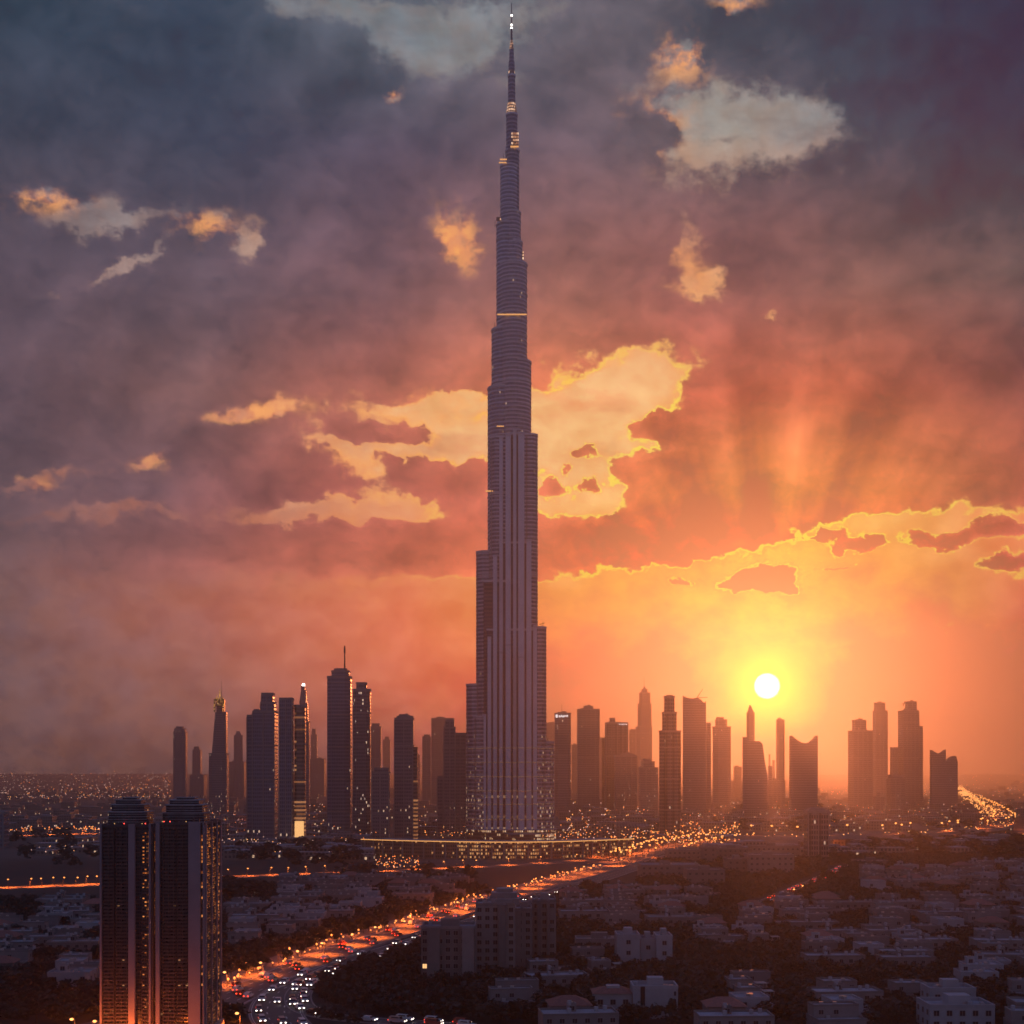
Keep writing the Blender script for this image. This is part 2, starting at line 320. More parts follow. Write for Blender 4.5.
def facade(name, frame, glass, fh=3.6, bw=1.8, fx=.22, fy=.3, lit=.02, boost=0, hb=60, lcol=(1, .55, .25), ls=1.2, metal=.0, gmetal=.5, rough=.5, seed=0, band=0, stripe=0, lcol2=(1, .66, .42)):
    m, t, b = mat_new(name)
    uv = texco(t, 'UV'); u, v, _ = sep(t, uv)
    cu, cv = u/bw, v/fh
    win = cu.fract().gt(fx)*cv.fract().gt(fy)
    n = noise(t, comb(t, u, v, float(seed)), .02, 5, .6)
    fr = ramp(t, n, [(.3, tuple(x*.78 for x in frame)+(1,)), (.7, tuple(x*1.15 for x in frame)+(1,))])
    wn = t.nodes.new('ShaderNodeTexWhiteNoise'); wn.noise_dimensions = '3D'
    t.links.new(comb(t, cu.floor(), cv.floor(), float(seed)).s, wn.inputs['Vector'])
    rv = X(t, wn.outputs['Value'])
    wn2 = t.nodes.new('ShaderNodeTexWhiteNoise'); wn2.noise_dimensions = '3D'
    t.links.new(comb(t, cu.floor(), cv.floor(), float(seed)+7.3).s, wn2.inputs['Vector'])
    rv2 = X(t, wn2.outputs['Value'])
    gl = ramp(t, rv2, [(0, tuple(x*.6 for x in glass)+(1,)), (1, tuple(x*1.5 for x in glass)+(1,))])
    col = mix(t, win, fr, gl)
    if stripe:   # wider dark recesses every few bays
        s = (cu/float(stripe)).fract().lt(.34)
        col = mix(t, s*.75, col, tuple(x*.35 for x in glass)+(1,))
    if band:     # plant floors
        s = (cv/float(band)).fract().lt(1.6/band)
        col = mix(t, s*.8, col, tuple(x*.5 for x in glass)+(1,))
    setc(t, b, 'Base Color', col)
    setc(t, b, 'Metallic', win.rng(0, 1, metal, gmetal)); setc(t, b, 'Roughness', win.rng(0, 1, rough, .22))
    big = noise(t, comb(t, u, v, float(seed)+3.0), .035, 3, .5).smooth(.4, .62)
    p = big*(lit*1.6)+lit*.2
    if boost: p = p+v.rng(0, hb, 1, 0)._m('MAXIMUM', 0.0)._m('POWER', 1.6)*boost
    on = rv._m('LESS_THAN', p)*win
    e = mix(t, rv2, tuple(lcol)+(1,), tuple(lcol2)+(1,))
    setc(t, b, 'Emission Color', e); setc(t, b, 'Emission Strength', on*(rv2*.9+.3)*ls)
    return m
M = {}
# ------------------------------------------------------------------ mesh builder
class MB:
    def __init__(s): s.v, s.f, s.uv, s.m = [], [], [], []
    def face(s, pts, uvs=None, m=0):
        i = len(s.v); s.v += [tuple(p) for p in pts]; s.f.append(tuple(range(i, i+len(pts))))
        s.uv.append(uvs or [(p[0], p[1]) for p in pts]); s.m.append(m)
    def prism(s, poly, z0, z1, top=None, m=0, mt=None, bottom=False):
        """poly counter-clockwise; top = polygon at z1 (same count)"""
        top = top or poly; n = len(poly); u = 0
        for i in range(n):
            j = (i+1) % n; a, b_, c, d_ = poly[i], poly[j], top[j], top[i]
            L = math.dist(a, b_)
            s.face([(a[0], a[1], z0), (b_[0], b_[1], z0), (c[0], c[1], z1), (d_[0], d_[1], z1)], [(u, z0), (u+L, z0), (u+L, z1), (u, z1)], m)
            u += L
        s.face([(p[0], p[1], z1) for p in top], [(0, 0)]*n, m if mt is None else mt)
        if bottom: s.face([(p[0], p[1], z0) for p in reversed(poly)], [(0, 0)]*n, m if mt is None else mt)
    def box(s, x0, x1, y0, y1, z0, z1, m=0, mt=None, bottom=True):
        s.prism([(x0, y0), (x1, y0), (x1, y1), (x0, y1)], z0, z1, None, m, mt, bottom)
    def profile(s, pts, y0, y1, m=0):
        """front outline pts (x,z) counter-clockwise seen from the front (-Y), pushed back to y1"""
        n = len(pts)
        s.face([(x, y0, z) for x, z in pts], [(x, z) for x, z in pts], m)
        s.face([(x, y1, z) for x, z in reversed(pts)], [(x, z) for x, z in reversed(pts)], m)
        for i in range(n):
            a, b_ = pts[i], pts[(i+1) % n]
            s.face([(b_[0], y0, b_[1]), (a[0], y0, a[1]), (a[0], y1, a[1]), (b_[0], y1, b_[1])], [(y0, b_[1]), (y0, a[1]), (y1, a[1]), (y1, b_[1])], m)
    def tube(s, p0, p1, r0, r1=None, n=6, m=0):
        r1 = r0 if r1 is None else r1
        a, b_ = Vector(p0), Vector(p1); d_ = (b_-a).normalized()
        q = Vector((1, 0, 0)) if abs(d_.x) < .8 else Vector((0, 1, 0)); e = d_.cross(q).normalized(); g_ = d_.cross(e)
        ra_ = [a+(e*math.cos(k*6.28318/n)+g_*math.sin(k*6.28318/n))*r0 for k in range(n)]
        rb_ = [b_+(e*math.cos(k*6.28318/n)+g_*math.sin(k*6.28318/n))*r1 for k in range(n)]
        for k in range(n):
            j = (k+1) % n; s.face([ra_[k], ra_[j], rb_[j], rb_[k]], None, m)
        s.face(list(reversed(ra_)), None, m); s.face(rb_, None, m)
    def ball(s, c, r, n=8, m=0, sz=1.0):
        c = Vector(c); k = max(3, n//2)
        P_ = lambda i, j: c+Vector((math.cos(j*6.28318/n)*math.sin(i*math.pi/k)*r, math.sin(j*6.28318/n)*math.sin(i*math.pi/k)*r, math.cos(i*math.pi/k)*r*sz))
        for i in range(k):
            for j in range(n):
                q = [P_(i, j), P_(i+1, j), P_(i+1, j+1), P_(i, j+1)]
                if i == 0: q = [q[0], q[1], q[2]]
                elif i == k-1: q = [q[0], q[1], q[3]]
                s.face(q, None, m)
    def mesh(s, name, mats):
        me = bpy.data.meshes.new(name); me.from_pydata(s.v, [], s.f)
        for x in mats: me.materials.append(MATS[x] if isinstance(x, str) else x)
        ul = me.uv_layers.new(name='UVMap'); flat = [c for fuv in s.uv for p in fuv for c in p[:2]]
        ul.data.foreach_set('uv', flat); me.polygons.foreach_set('material_index', s.m); me.update()
        return me
    def build(s, name, mats, parent=None, loc=(0, 0, 0), rz=0):
        if isinstance(mats, str): mats = [mats]
        o = bpy.data.objects.new(name, s.mesh(name, mats)); COL.objects.link(o)
        o.location = loc; o.rotation_euler = (0, 0, rz)
        if parent: o.parent = parent
        return o
def tag(o, label=None, cat=None, group=None, kind=None):
    if label: o['label'] = label
    if cat: o['category'] = cat
    if group: o['group'] = group
    if kind: o['kind'] = kind
    return o
def thing(name, loc, label, cat, group=None, rz=0):
    o = bpy.data.objects.new(name, None); COL.objects.link(o); o.empty_display_size = 1
    o.location = loc; o.rotation_euler = (0, 0, rz)
    return tag(o, label, cat, group)
KIDS = {}
def copy_tree(o, parent=None):
    c = o.copy(); COL.objects.link(c)
    if parent: c.parent = parent
    for ch in o.children: copy_tree(ch, c)
    return c
def TZ(y):
    """height of the far ground, which rises gently towards the horizon"""
    t_ = min(1, max(0, (y-5600)/2300)); return 55*t_*t_*(3-2*t_)
def G(px, py):
    d_ = F*H/max(py-HY, 1e-3)
    if d_ > 5600:
        a, b_ = 5600, 7850
        for _ in range(30):
            m__ = (a+b_)/2
            if HY+(H-TZ(m__))*F/m__ > py: a = m__
            else: b_ = m__
        d_ = a
    return ((px-512)*d_/F, d_)
def D(py): return F*H/(py-HY)
def ngon(cx, cy, rx, ry, n=16, a0=0): return [(cx+rx*math.cos(a0+k*2*math.pi/n), cy+ry*math.sin(a0+k*2*math.pi/n)) for k in range(n)]
def chamf(x0, x1, y0, y1, c):
    return [(x0+c, y0), (x1-c, y0), (x1, y0+c), (x1, y1-c), (x1-c, y1), (x0+c, y1), (x0, y1-c), (x0, y0+c)]
# ------------------------------------------------------------------ ground and haze
GB = 8500
m, t, b = mat_new('city_ground')
co = texco(t); gx, gy, gz = sep(t, co)
n1 = noise(t, comb(t, gx, gy*.5, 0.0), .0035, 6, .6); n2 = noise(t, co, .05, 6, .65)
col = ramp(t, n1, [(.36, (.022, .024, .026, 1)), (.46, (.06, .055, .055, 1)), (.56, (.15, .13, .12, 1)), (.68, (.05, .05, .05, 1))])
near = gy.smooth(900, 1100)
col = mix(t, near, (.022, .022, .024, 1), col)
col = mix(t, 1.0, col, ramp(t, n2, [(.3, (.65, .65, .65, 1)), (.7, (1.25, 1.2, 1.15, 1))]), 'MULTIPLY')
setc(t, b, 'Base Color', col); b.inputs['Roughness'].default_value = .95
g_ = MB(); NX = 12
xs = [-GB+2*GB*i/NX for i in range(NX+1)]; ys = [-600, 0, 200, 400, 700, 1200, 2000, 3500, 5000]+[5600+230*i for i in range(11)]
for i in range(NX):
    for j in range(len(ys)-1): g_.face([(xs[i], ys[j], TZ(ys[j])), (xs[i+1], ys[j], TZ(ys[j])), (xs[i+1], ys[j+1], TZ(ys[j+1])), (xs[i], ys[j+1], TZ(ys[j+1]))])
tag(g_.build('ground', 'city_ground'), kind='structure')
hz = bpy.data.materials.new('air'); hz.use_nodes = True; t = hz.node_tree; t.nodes.clear()
o_ = t.nodes.new('ShaderNodeOutputMaterial'); v_ = t.nodes.new('ShaderNodeVolumePrincipled')
v_.inputs['Color'].default_value = (.84, .82, .93, 1); v_.inputs['Density'].default_value = HAZE; v_.inputs['Anisotropy'].default_value = HG
t.links.new(v_.outputs[0], o_.inputs['Volume']); MATS['air'] = hz
hb = MB(); hb.box(-GB-200, GB+200, -700, 8000, -1.5, 880)
tag(hb.build('haze', 'air'), kind='stuff')
# ------------------------------------------------------------------ shared materials
plain('concrete', (.30, .27, .26), .85, var=.2, scale=.15)
plain('roof_grey', (.32, .31, .34), .9, var=.3, scale=.25, rnd=.25)
plain('roof_red', (.26, .10, .08), .85, var=.3, scale=1.2, rnd=.15)
plain('stucco', (.19, .175, .175), .85, var=.15, scale=.3, rnd=.22)
plain('white_stucco', (.33, .33, .36), .8, var=.12, scale=.25, rnd=.1)
plain('dark_metal', (.06, .06, .07), .45, .6, var=.2)
plain('pale_metal', (.45, .42, .42), .4, .7, var=.1)
plain('asphalt', (.085, .08, .08), .75, var=.2, scale=.2)
plain('paving', (.16, .14, .13), .9, var=.25, scale=.1)
plain('road_paint', (.6, .6, .58), .7, var=.15)
plain('trunk_bark', (.06, .045, .035), .9, var=.3, scale=2)
plain('window_glass', (.02, .022, .03), .12, .0, var=.3)
plain('window_frame', (.25, .24, .24), .6, var=.1)
plain('steel', (.60, .56, .62), .4, .5, var=.12, scale=.05)
plain('dark_glass', (.03, .035, .05), .15, .3, var=.2)
glow('lamp_glow', (1, .38, .10), 3.2); glow('lamp_glow_far', (1, .33, .07), 3.0); glow('gold_light', (1, .45, .13), 1.1)
glow('white_light', (1, .92, .85), 7); glow('sign_light', (1, .9, .88), 1.6); glow('warm_light', (1, .52, .18), 1.3)
glow('head_light', (1, .86, .72), 9); glow('tail_light', (1, .05, .02), 6); glow('soft_strip', (1, .55, .40), .12); glow('red_beacon', (1, .06, .04), 7)

# ------------------------------------------------------------------ the tall stepped tower
BD = D(838); bs = BD/F
bx = lambda px: (px-512)*bs
bzz = lambda py: H+(HY-py)*bs
FH = 3.9
def tower_skin(name, frame, glass, stripe=0, seed=0, lit=.004, boost=.34, ls=.45):
    return facade(name, frame, glass, FH, 1.5, .14, .40, lit, boost, 120, (1, .55, .28), ls, .35, .5, .4, seed, band=0, stripe=stripe)
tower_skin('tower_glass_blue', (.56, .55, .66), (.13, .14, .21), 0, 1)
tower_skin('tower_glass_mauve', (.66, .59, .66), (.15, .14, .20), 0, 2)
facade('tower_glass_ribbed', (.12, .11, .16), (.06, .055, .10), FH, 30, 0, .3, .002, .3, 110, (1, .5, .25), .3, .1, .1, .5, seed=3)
tower_skin('tower_glass_dark', (.20, .21, .30), (.07, .08, .13), 0, 4, .004, 0)
BT = thing('stepped_skyscraper', (0, BD, 0), 'tallest skyscraper, stepped steel and glass tubes narrowing to a needle spire', 'skyscraper')
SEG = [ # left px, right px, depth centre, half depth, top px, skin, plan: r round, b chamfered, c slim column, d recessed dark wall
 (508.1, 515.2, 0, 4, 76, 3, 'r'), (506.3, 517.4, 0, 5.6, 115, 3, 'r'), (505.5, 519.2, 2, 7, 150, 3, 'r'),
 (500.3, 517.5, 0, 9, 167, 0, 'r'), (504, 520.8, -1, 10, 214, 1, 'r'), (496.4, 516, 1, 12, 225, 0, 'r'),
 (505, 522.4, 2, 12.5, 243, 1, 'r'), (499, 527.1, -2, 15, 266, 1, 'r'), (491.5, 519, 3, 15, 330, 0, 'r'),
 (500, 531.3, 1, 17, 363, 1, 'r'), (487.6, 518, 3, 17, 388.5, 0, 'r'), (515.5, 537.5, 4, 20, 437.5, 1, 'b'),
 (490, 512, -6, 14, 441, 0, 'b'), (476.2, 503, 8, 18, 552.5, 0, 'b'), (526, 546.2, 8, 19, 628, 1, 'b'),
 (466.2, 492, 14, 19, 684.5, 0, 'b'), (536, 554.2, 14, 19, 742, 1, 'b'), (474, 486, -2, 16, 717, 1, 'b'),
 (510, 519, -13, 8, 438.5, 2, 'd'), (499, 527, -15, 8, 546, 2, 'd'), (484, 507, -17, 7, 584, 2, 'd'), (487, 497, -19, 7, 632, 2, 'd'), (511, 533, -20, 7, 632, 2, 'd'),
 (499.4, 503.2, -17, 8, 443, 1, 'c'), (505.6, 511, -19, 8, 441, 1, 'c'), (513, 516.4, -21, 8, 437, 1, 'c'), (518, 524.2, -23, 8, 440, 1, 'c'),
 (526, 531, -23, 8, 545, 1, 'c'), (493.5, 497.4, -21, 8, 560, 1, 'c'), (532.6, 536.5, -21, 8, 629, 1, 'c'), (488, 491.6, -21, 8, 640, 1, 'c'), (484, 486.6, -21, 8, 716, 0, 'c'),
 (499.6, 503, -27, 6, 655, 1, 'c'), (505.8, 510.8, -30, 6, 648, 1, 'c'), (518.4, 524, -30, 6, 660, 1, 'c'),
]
plain('column_cladding', (.72, .67, .74), .38, .3, var=.10, scale=.05)
SK = ['tower_glass_blue', 'tower_glass_mauve', 'tower_glass_ribbed', 'tower_glass_dark']
def ring(mb, poly, cx, cy, z, h, out, m=0):
    q = []
    for (x, y) in poly:
        v = Vector((x-cx, y-cy)); L = v.length; v = v*((L+out)/L); q.append((cx+v.x, cy+v.y))
    mb.prism(q, z, z+h, None, m, m, True)
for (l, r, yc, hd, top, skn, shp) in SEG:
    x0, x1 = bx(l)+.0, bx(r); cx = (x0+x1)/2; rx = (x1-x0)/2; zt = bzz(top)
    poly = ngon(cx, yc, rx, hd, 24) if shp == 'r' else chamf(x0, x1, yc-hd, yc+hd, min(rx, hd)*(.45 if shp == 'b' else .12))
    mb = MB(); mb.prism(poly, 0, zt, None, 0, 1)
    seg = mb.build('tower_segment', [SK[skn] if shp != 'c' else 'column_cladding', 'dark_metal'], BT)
    lb = MB(); z = zt-2.2; ring(lb, poly, cx, yc, zt-1.2, 1.9, .5)   # parapet
    k = 0
    for zb in [bzz(y) for y in (241, 297, 360, 384, 498, 521, 577, 661, 664, 716, 748, 762, 776, 790, 803, 818)]:
        if zb < zt-8 and shp in 'rb': ring(lb, poly, cx, yc, zb, 1.0, .45)
    z = zt-9 if shp in 'rb' else 0
    while z > 60:
        ring(lb, poly, cx, yc, z, .42, .32); z -= FH*(2 if top < 330 else 3)
    lb.build('trim_ring', 'steel', seg)
    if yc-hd < -4 and shp != 'd':
        for yb_ in (748, 762, 776, 790, 803, 818, 828):
            if bzz(yb_) < zt-4:
                q_ = MB(); ring(q_, poly, cx, yc, bzz(yb_)-.9, .75, .5); q_.build('light_strip', 'soft_strip', seg)
    if shp == 'b':
        fb = MB(); n = max(1, int((x1-x0)/9))
        for i in range(n+1):
            xx = x0+1.6+(x1-x0-3.2)*i/n; fb.box(xx-.4, xx+.4, yc-hd-.75, yc-hd+.3, 0, zt-2)
        fb.build('mullion_cladding', 'concrete', seg)
# spire
def bz_cone(name, mat, y0, y1, w0, w1, n=12):
    mb = MB(); mb.prism(ngon(0, 0, w0*bs/2, w0*bs/2, n), bzz(y0), bzz(y1), ngon(0, 0, w1*bs/2, w1*bs/2, n)); return mb.build(name, mat, BT, (bx(511.6), 0, 0))
bz_cone('spire', 'tower_glass_dark', 76, 62, 6.4, 6); bz_cone('spire', 'tower_glass_dark', 63, 49, 4.8, 4.4)
bz_cone('spire', 'dark_metal', 49, 29, 2.5, 1.7); bz_cone('spire', 'dark_metal', 29, 3, 1.3, .7)
facade('crown_light', (.25, .12, .07), (.3, .15, .08), 3.2, 1.5, .35, .35, .7, 0, 1, (1, .38, .14), 1.5, seed=9)
bz_cone('lit_collar', 'crown_light', 49.5, 41, 4.6, 2.2); bz_cone('lit_collar', 'crown_light', 76, 63, 6.9, 5.2); bz_cone('lit_collar', 'crown_light', 115.5, 103, 11.6, 8)
for y_, w_ in ((49, 4.2), (75, 6.2), (115, 11.4)):
    bz_cone('light_ring', 'gold_light', y_, y_-1.1, w_, w_-.5)
for y_ in (15.5, 25, 28): bz_cone('beacon', 'white_light', y_+.6, y_-.6, 2.0, 2.0, 6)
def bbox(name, mat, l, r, y0, y1, top, bot):
    mb = MB(); mb.box(bx(l), bx(r), y0, y1, bzz(bot), bzz(top)); return mb.build(name, mat, BT)
bbox('lit_terrace', 'gold_light', 510.5, 518.6, -7.3, -6.7, 149, 150.5); bbox('lit_terrace', 'crown_light', 511, 518.6, -8, -6.9, 136, 149)
bbox('lit_terrace', 'gold_light', 500, 507, -9.8, -9.2, 163, 164.2); bbox('lit_terrace', 'gold_light', 499, 506.5, -10.4, -9.9, 166.5, 167.5)
bbox('lit_terrace', 'gold_light', 497.5, 526.5, -17.9, -17.2, 319.6, 320.8)
bbox('lit_terrace', 'gold_light', 486, 493, -20.6, -20.0, 494.5, 495.8); bbox('lit_terrace', 'gold_light', 497, 504, -25.6, -25.1, 432, 433)
bbox('lit_terrace', 'crown_light', 522, 523.6, -12, -11, 256, 264); bbox('lit_terrace', 'crown_light', 496.5, 501, -12.5, -11.9, 222, 226)
mb = MB()
for px_, py_, h_ in ((543, 628, 7), (541, 628, 4), (495, 225, 6), (503.5, 163, 11), (494.6, 330, 9), (529.5, 363, 5), (548, 742, 4)): mb.tube((bx(px_), 4, bzz(py_)), (bx(px_), 4, bzz(py_)+h_), .35, .2, 5)
mb.tube((bx(539.5), 4, bzz(624)), (bx(545), 4, bzz(622.5)), .3, .3, 5)
mb.build('rooftop_mast', 'dark_metal', BT)
# podium ring and lobby
facade('lobby_lights', (.20, .15, .14), (.1, .07, .05), 3.4, 1.8, .3, .4, .5, 0, 1, (1, .5, .2), .8, seed=5)
mb = MB(); mb.prism(chamf(bx(468), bx(556), -58, 40, 20), 0, bzz(828), None, 0, 1); mb.build('lobby', ['lobby_lights', 'roof_grey'], BT)
mb = MB(); mb.prism(chamf(bx(505), bx(552), -74, -58.5, 5), 0, bzz(831), None, 0, 1); mb.build('entrance_hall', ['lobby_lights', 'roof_grey'], BT)

# ------------------------------------------------------------------ skyline
FS = {}
facade('curtain_slate', (.20, .22, .30), (.08, .10, .15), 3.6, 1.7, .35, .4, .012, .05, 40, (1, .6, .4), .8, seed=11, stripe=0)
facade('curtain_brown', (.27, .22, .24), (.09, .08, .10), 3.4, 1.6, .4, .45, .015, .08, 45, (1, .55, .32), .8, seed=12)
facade('apartment_lit', (.26, .22, .24), (.08, .06, .06), 3.4, 1.8, .4, .42, .08, .08, 50, (1, .7, .6), .95, seed=13)
facade('glowing_slats', (.34, .23, .19), (.2, .12, .09), 3.6, 40, 0, .5, .35, .75, 80, (1, .34, .12), .42, seed=14, metal=.1, lcol2=(1, .42, .16))
facade('plain_tower', (.26, .24, .28), (.08, .07, .09), 3.8, 1.8, .38, .42, .003, .012, 30, (1, .6, .4), 1.0, seed=15)
facade('ribbed_tower', (.24, .20, .21), (.06, .05, .07), 3.8, 1.8, .4, .35, .004, .015, 30, (1, .6, .4), 1.0, seed=16, stripe=4)
SKY = []
def sk(yb, label, tiers, mat='plain_tower', depth=.9, name='high_rise_tower', extra=None, group=None, pod=None):
    """tiers: ('b'|'c'|'r', left px, right px, top px[, top left, top right]) stacked from the ground;
    ('p', [(px,py)...]) front outline; a leading '+' stands it on the ground beside the others"""
    if yb < 832: yb = HY+(yb-HY)*.8      # the farther rows stand well back in the haze
    d_ = D(yb); s_ = d_/F
    lo = min(t_[1] for t_ in tiers if t_[0][-1] != 'p') if any(t_[0][-1] != 'p' for t_ in tiers) else min(p_[0] for p_ in tiers[0][1])
    hi = max(t_[2] for t_ in tiers if t_[0][-1] != 'p') if any(t_[0][-1] != 'p' for t_ in tiers) else max(p_[0] for p_ in tiers[0][1])
    cx = (lo+hi)/2; o = thing(name, ((cx-512)*s_, d_, 0), label, 'tower', group)
    z = lambda py: H+(HY-py)*s_; x = lambda px: (px-cx)*s_
    zb = 0; k = 0
    for t_ in tiers:
        kd = t_[0]; own = kd[0] == '+'; kd = kd[-1]
        if own: zb = 0; k += 1
        mb = MB(); m_ = mat
        if kd == 'p':
            pts = [(x(a), z(c)) for a, c in t_[1]]; w_ = (hi-lo)*s_
            if pts[0][1] < 3: pts = [(a, 0 if c < 3 else c) for a, c in pts]
            mb.profile(pts, k*1.3, w_*depth*.6); zb = max(p_[1] for p_ in pts); part = mb.build('tower_body', m_, o); continue
        x0, x1, zt = x(t_[1]), x(t_[2]), z(t_[3]); w_ = x1-x0; dp = (hi-lo)*s_*depth
        yo_ = (dp-w_*depth)/2*.6+k*2.1; zt = H+(HY-t_[3])*(d_+yo_)/F; X0c = (cx-512)*s_
        if kd != 'r':
            dq = max(w_*depth, 4)*(.8 if kd == 'c' else 1)
            if cx > 512: n0, n1 = (t_[1]-512)*(d_+yo_+dq)/F-X0c, (t_[2]-512)*(d_+yo_)/F-X0c
            else: n0, n1 = (t_[1]-512)*(d_+yo_)/F-X0c, (t_[2]-512)*(d_+yo_+dq)/F-X0c
            if n1-n0 > w_*.5: x0, x1 = n0, n1
        yo = (dp-w_*depth)/2*.6+k*2.1; wd_ = w_*depth; w_ = x1-x0
        if own and len(t_) > 4 and isinstance(t_[-1], str): m_ = t_[-1]; t_ = t_[:-1]
        y0, y1 = yo, yo+max(wd_, 4)
        if kd == 'b': poly = [(x0, y0), (x1, y0), (x1, y1), (x0, y1)]
        elif kd == 'c': poly = chamf(x0, x1, y0, y1, min(w_, y1-y0)*.22)
        else: poly = ngon((x0+x1)/2, (y0+y1)/2, w_/2, (y1-y0)/2, 20)
        tp = None
        if len(t_) > 5:
            a0, a1 = x(t_[4]), x(t_[5]); q = (a1-a0)/w_; mx, my = (x0+x1)/2, (y0+y1)/2; nx = (a0+a1)/2
            tp = [(nx+(p_[0]-mx)*q, my+(p_[1]-my)*q) for p_ in poly]
        mb.prism(poly, zb, zt, tp, 0, 1)
        part = mb.build('tower_body' if zb == 0 else 'upper_storeys', [m_, 'concrete'], o)
        if w_ > 8 and kd != 'r' and tp is None:
            e = MB(); mx, my = (x0+x1)/2, (y0+y1)/2
            for off_, zz0, zz1 in ((.35, zt-.8, zt+1.3),): e.prism([(mx+(p_[0]-mx)*(1+2*off_/w_), my+(p_[1]-my)*(1+2*off_/(y1-y0))) for p_ in poly], zz0, zz1, None, 0, 0, True)
            e.build('parapet', 'concrete', part); e = MB()
            hh = zt-zb
            if hh > 40:
                for i in range(1, int(hh/32)+1):
                    zz = zb+i*32-6
                    if zz < zt-6: e.prism([(mx+(p_[0]-mx)*(1+.7/w_), my+(p_[1]-my)*(1+.7/(y1-y0))) for p_ in poly], zz, zz+1.1, None, 0, 0, True)
            if kd == 'b':
                nn = max(2, int(w_/7))
                for i in range(nn+1):
                    xx = x0+(w_)*i/nn; e.box(xx-.5, xx+.5, y0-.9, y0-.35, zb, zt-1)
            if e.f: e.build('cladding', 'concrete', part)
            if w_ > 14:
                pl = MB(); rr = random.Random(int(x0*7+zt))
                for i in range(3):
                    a = x0+w_*rr.uniform(.12, .6); pl.box(a, a+w_*rr.uniform(.12, .28), y0+3+i*1.5, y0+8+i*3, zt+.01, zt+rr.uniform(2, 4.5))
                pl.build('plant_room', 'concrete', part)
        zb = zt
    SKY.append(o)
    if extra: extra(o, x, z)
    return o
def mast(px, p0, p1, r=.5, y=8):
    def f(o, x, z):
        mb = MB(); mb.tube((x(px), y, z(p0)-2), (x(px), y, z(p1)), r, r*.4, 6); mb.build('mast', 'dark_metal', o)
    return f
# left group
sk(815, 'slim dark tower with chamfered cap, leftmost of the skyline', [('c', 172.5, 187.5, 732), ('c', 173.5, 186.5, 729), ('c', 176, 184, 727)])
sk(804, 'faint slender tower just left of the gold-crowned tower', [('b', 192.5, 202, 750), ('b', 194, 200, 747)], extra=mast(197, 747, 743))
sk(806, 'faint low slab filling the gap left of the gold-crowned tower', [('b', 190, 207, 775)])
def crown_gold(o, x, z):
    mb = MB(); yy = 8
    for px_, w_, t_ in ((214.8, 1.2, 700), (216.6, 1.5, 694), (219.5, 2.2, 689), (222.3, 1.6, 696), (224.2, 1.2, 700)):
        mb.prism(ngon(x(px_), yy-6, w_*1.0, w_*1.0, 6), z(706), z(t_), ngon(x(px_), yy-6, .3, .3, 6))
    mb.box(x(214), x(215.4), yy-10, yy-7, z(712), z(699)); mb.box(x(223.4), x(224.8), yy-10, yy-7, z(712), z(699)); mb.box(x(215.5), x(223.3), yy-10, yy-8, z(701), z(698.5))
    mb.build('gilded_crown', 'gold_crown', o)
    mb = MB(); mb.tube((x(220.5), yy, z(700)), (x(220.5), yy, z(680)), .5, .2, 5); mb.build('mast', 'dark_metal', o)
facade('gold_crown', (.5, .3, .08), (.5, .3, .08), 2.2, 1.1, .3, .3, .7, 0, 1, (1, .42, .06), 1.5, seed=21, lcol2=(1, .52, .12))
sk(828, 'tapering dark tower crowned with glowing gold spikes', [('c', 208, 229, 754), ('c', 211, 228, 712, 214, 225), ('c', 216, 223.5, 699)], 'curtain_brown', extra=crown_gold)
sk(806, 'faint narrow tower with rounded top right of the gold-crowned tower', [('r', 233, 242, 735), ('r', 234.5, 240.5, 731, 236, 239)])
sk(803, 'hazy low block just right of the gold-crowned tower', [('b', 229, 247, 762)])
sk(842, 'dark blue twin-slab tower with notched stepped roof', [('+b', 252.5, 278, 712), ('b', 260.5, 276, 703), ('b', 261.5, 274.5, 694), ('+b', 247, 260.4, 716), ('b', 253.5, 260.3, 709)], 'curtain_slate')
sk(846, 'flat-topped dark tower with glowing orange slatted flank', [('+b', 279.5, 293.8, 699), ('+c', 294, 306, 706, 'glowing_slats')], 'curtain_slate',
   extra=lambda o, x, z: (lambda mb: (mb.box(x(294.5), x(303.5), 1.2, 2.0, 2, 22), mb.build('lit_entrance', 'warm_light', o)))(MB()))
def pearl(o, x, z):
    mb = MB(); mb.ball((x(302.6), 9, z(684.6)), 2.6, 10); mb.build('beacon', 'white_light', o)
sk(824, 'tapering tower topped by a bright white beacon', [('c', 296, 310, 722), ('c', 297.5, 308.8, 703, 299, 307), ('c', 299, 307, 690, 300.5, 305.5), ('c', 300.8, 305.2, 686)], 'plain_tower', extra=pearl)
sk(800, 'very faint thin tower right of the white beacon tower', [('b', 311, 317.5, 735), ('b', 312, 316, 729)])
sk(803, 'faint wide low block between beacon tower and antenna tower', [('b', 309, 326, 759)])
